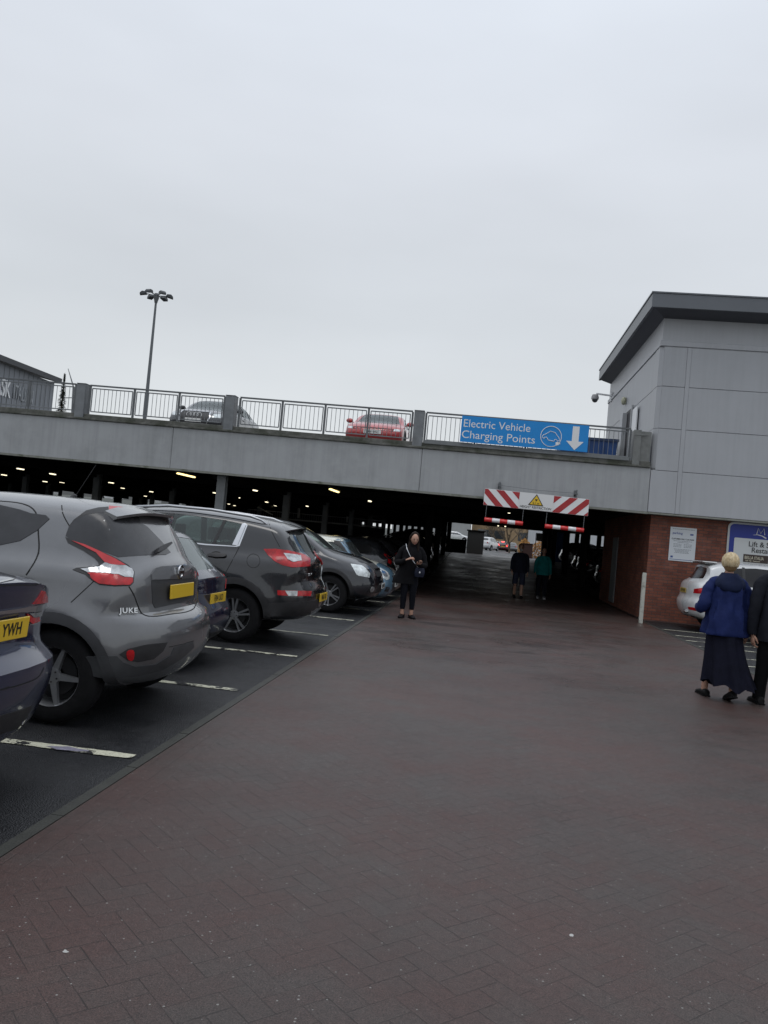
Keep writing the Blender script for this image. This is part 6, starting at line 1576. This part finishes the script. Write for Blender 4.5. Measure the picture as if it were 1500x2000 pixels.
t = MB(); limb(t, [(.09, .0, 1.385, .04), (.15, .0, 1.355, .066), (.205, .0, 1.29, .074), (.25, .01, 1.18, .072), (.285, .03, 1.07, .068), (.27, -.09, 1.04, .06), (.24, -.20, 1.05, .05)], 18, 7, .2, 2); limb(t, [(-.09, .0, 1.385, .04), (-.15, .0, 1.355, .066), (-.20, .0, 1.29, .072), (-.235, .01, 1.18, .069), (-.25, .02, 1.05, .063), (-.255, .0, .93, .057), (-.25, -.02, .82, .05)], 18, 7, .2, 7)
t.build('sleeves', M_bj, W2, 60)
t = MB(); loft(t, [(0, .045, 1.24, .05, .05), (0, .07, 1.27, .13, .075), (0, .065, 1.33, .175, .085), (0, .045, 1.39, .165, .085), (0, .03, 1.44, .115, .085), (0, .02, 1.475, .085, .075)], 32, 5, .14, 3, 4, cap=(True, False)); t.build('hood', M_bn, W2, 60)
t = MB(); n = 56; rows = []
prof = [(.84, .185, .155, 0, 0), (.74, .20, .17, 0, 0), (.6, .215, .185, -.01, .01), (.45, .235, .20, -.03, .02), (.30, .265, .215, -.055, .03), (.21, .285, .225, -.075, .035), (.17, .295, .23, -.085, .04)]
P = cr(prof, 5)
for i, (z, rx, ry, ox, oy) in enumerate(P):
    u = i / (len(P) - 1)
    for j in range(n):
        a = 2 * math.pi * j / n; f = 1 + (.25 + .75 * u) * (.12 * math.sin(a * 8 + .8 + u) + .06 * math.sin(a * 17 + 2 - u) + .05 * mn.noise(V3((a * 3, u * 2, 1)))) ; lift = u ** 3 * (.07 * max(0, math.cos(a - .1)) + .025 * math.sin(a * 7) - .03)
        t.v.append((ox + rx * f * math.cos(a), oy + ry * f * math.sin(a), z + lift))
t.f = [(i * n + j, i * n + (j + 1) % n, (i + 1) * n + (j + 1) % n, (i + 1) * n + j) for i in range(len(P) - 1) for j in range(n)]; t.m = [0] * len(t.f)
t.build('skirt', M_sk, W2, 70)
t = MB(); shoe(t, .10, -.24, 0, R(0)); shoe(t, -.09, .10, R(-4), R(14)); t.build('shoes', cloth('black_trainers', (.012, .012, .013), .2, .55), W2, 50)
t = MB(); t.sphere((0, .012, 1.60), (.088, .102, .108), 32, 24); 
for i, v in enumerate(t.v):
    v = V3(v); c_ = V3((0, .012, 1.60)); d = v - c_
    f = 1 + .06 * mn.noise(v * 22) + .03 * mn.noise(v * 60)
    if d.y < -.055: d.y = -.055 + (d.y + .055) * .2
    if d.z < -.05 and d.y > 0: d = V3((d.x * .92, d.y * .92, d.z * 1.12))
    t.v[i] = tuple(c_ + d * f)
hm = mat('blonde_hair', (.50, .39, .23), .55, var=.28, vscale=30, bump=.6, bscale=70)
rnd = random.Random(5)
for i in range(420):
    a = rnd.uniform(-.35, math.pi + .35); r0 = rnd.uniform(.0, .5); pts = []
    for q in range(5):
        e = r0 + (2.0 - r0) * q / 4 * rnd.uniform(.9, 1.05); rr_ = 1.02 + rnd.uniform(-.02, .07); sw = .12 * q * math.sin(i * 1.7)
        pts.append((.088 * rr_ * math.sin(e) * math.cos(a + sw * .3), .012 + .102 * rr_ * math.sin(e) * math.sin(a + sw * .3), 1.60 + .11 * rr_ * math.cos(e)))
    t.tube(pts, [.003, .006, .006, .005, .001], 4, 1 if i % 3 else 2)
t.build('hair', [mat('dark_blonde_hair', (.26, .17, .08), .6), hm, mat('pale_blonde_hair', (.62, .52, .34), .5)], W2, 70)

# ---- man beside her at the picture's edge
W3 = empty('person', (3.45, 10.15, 0), R(184), 'man in a dark jacket and black trousers walking away at the right edge', 'person')
b = MB(); head(b, V3((0, 0, 1.66)), 0, 0, 1.04)
limb(b, [(0, 0, 1.45, .06), (0, 0, 1.55, .056), (0, 0, 1.6, .056)], 12, 3); limb(b, [(0, 0, .9, .12), (0, 0, 1.15, .11), (0, 0, 1.38, .10), (0, 0, 1.46, .07)], 14, 3)
limb(b, [(.09, -.03, .92, .085), (.10, -.08, .5, .06), (.10, -.16, .1, .045)], 12, 3); limb(b, [(-.09, 0, .92, .085), (-.10, .02, .5, .06), (-.10, .08, .1, .045)], 12, 3)
hand(b, (.275, -.02, .80), (-.1, -.1, -1), (1, .15, 0), -1, .6, 1.05); hand(b, (-.275, -.02, .80), (.1, -.1, -1), (-1, .15, 0), 1, .6, 1.05)
b.build('body', [M_skin, M_feat, M_lip], W3, 60)
M_mj = cloth('charcoal_jacket', (.016, .018, .026), .2, .7); M_mt = cloth('black_trousers', (.009, .009, .011), .2, .85)
t = MB(); loft(t, [(0, .0, .74, .235, .165), (0, .0, .85, .24, .17), (0, .0, 1.05, .235, .165), (0, .0, 1.25, .225, .155), (0, .0, 1.37, .20, .14), (0, .0, 1.45, .15, .115), (0, .01, 1.52, .09, .08), (0, .01, 1.56, .075, .07)], 36, 6, .07, 2.5, 21); t.build('jacket', M_mj, W3, 60)
t = MB()
for k in (1, -1): limb(t, [(k * .10, 0, 1.475, .045), (k * .165, 0, 1.445, .072), (k * .225, 0, 1.37, .080), (k * .26, .01, 1.26, .077), (k * .285, .02, 1.1, .07), (k * .29, .0, .95, .062), (k * .28, -.02, .81, .052)], 16, 6, .12, 3 + k)
t.build('sleeves', M_mj, W3, 60)
t = MB(); limb(t, [(.07, 0, .95, .13), (.10, -.04, .7, .10), (.105, -.08, .48, .082), (.105, -.13, .25, .072), (.105, -.16, .06, .068)], 16, 6, .09, 1); limb(t, [(-.07, 0, .95, .13), (-.10, .01, .7, .10), (-.105, .02, .48, .082), (-.105, .07, .25, .072), (-.105, .10, .07, .068)], 16, 6, .09, 5); t.build('trousers', M_mt, W3, 60)
t = MB(); shoe(t, .11, -.17, 0, 0, 1.1); shoe(t, -.11, .08, 0, R(10), 1.1); t.build('shoes', MATS['black_trainers'], W3, 50)
t = MB(); t.sphere((0, .015, 1.69), (.092, .105, .10), 20, 14); t.build('hair', mat('grey_hair', (.16, .15, .14), .7, var=.3, vscale=40), W3, 60)

# ---- couple walking out of the shade
def walker(loc, rz, h, label, top_m, leg_m, shorts, hair_m, beard=None, shoe_m=None):
    r = empty('person', loc, rz, label, 'person'); s = h / 1.72; r.scale = (s, s, s)
    b = MB(); head(b, V3((0, 0, 1.60)), R(4), 0, 1.)
    limb(b, [(0, 0, 1.4, .055), (0, 0, 1.5, .052)], 12, 3); limb(b, [(0, 0, .9, .11), (0, 0, 1.15, .10), (0, 0, 1.33, .09), (0, 0, 1.42, .06)], 14, 3)
    limb(b, [(.09, 0, .92, .08), (.095, -.08, .5, .055), (.095, -.1, .1, .042)], 12, 3); limb(b, [(-.09, 0, .92, .08), (-.095, .05, .5, .055), (-.095, .14, .1, .042)], 12, 3)
    hand(b, (.25, -.06, .82), (0, -.2, -1), (1, 0, 0), 1, .6); hand(b, (-.25, -.06, .86), (0, -.3, -1), (-1, 0, 0), -1, .6)
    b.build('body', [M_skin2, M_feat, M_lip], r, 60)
    t = MB(); loft(t, [(0, 0, .80, .22, .15), (0, 0, 1.0, .215, .145), (0, 0, 1.25, .195, .14), (0, 0, 1.35, .165, .115), (0, 0, 1.44, .09, .08)], 28, 5, .06, 2.5, 31); t.build('jacket', top_m, r, 60)
    t = MB()
    for k in (1, -1): limb(t, [(k * .08, 0, 1.40, .035), (k * .14, 0, 1.375, .058), (k * .195, 0, 1.31, .068), (k * .235, .01, 1.15, .062), (k * .255, -.03, .84, .045)], 14, 5, .1, k)
    t.build('sleeves', top_m, r, 60)
    t = MB(); zb = .45 if shorts else .08
    for k, y in ((1, -.08), (-1, .08)): limb(t, [(k * .07, 0, .92, .12), (k * .095, y * .5, .68, .095), (k * .10, y, .47, .086), (k * .10, y * (1.0 if shorts else 1.5), zb, .085 if shorts else .06)], 14, 5, .07, k)
    t.build('shorts' if shorts else 'trousers', leg_m, r, 60)
    t = MB(); shoe(t, .10, -.11, 0); shoe(t, -.10, .13, 0, R(12)); t.build('shoes', shoe_m or MATS['black_trainers'], r, 50)
    t = MB(); t.sphere((0, .02, 1.63), (.087, .098, .105), 18, 12)
    if beard is None: limb(t, [(0, .07, 1.64, .06), (0, .08, 1.52, .05), (0, .07, 1.44, .03)], 10, 3)
    for i, v in enumerate(t.v): t.v[i] = (v[0], max(v[1], -.045), v[2])
    t.build('hair', hair_m, r, 60)
    if beard: t = MB(); t.sphere((0, -.065, 1.525), (.052, .04, .05), 14, 10); t.build('beard', beard, r, 60)
    return r
walker((1.25, 26.4, 0), R(4), 1.68, 'bearded man in dark jacket and shorts walking out of the shade under the deck', cloth('dark_navy_top', (.015, .017, .03)), cloth('dark_shorts', (.03, .035, .06)), True, M_hair1, mat('grey_beard', (.30, .28, .27), .8))
walker((2.02, 27.3, 0), R(2), 1.62, 'woman in a teal jacket walking beside the bearded man under the deck', cloth('teal_jacket', (.01, .20, .20)), cloth('dark_trousers', (.012, .013, .02)), False, M_hair1, None, cloth('pale_trainers', (.4, .4, .42)))
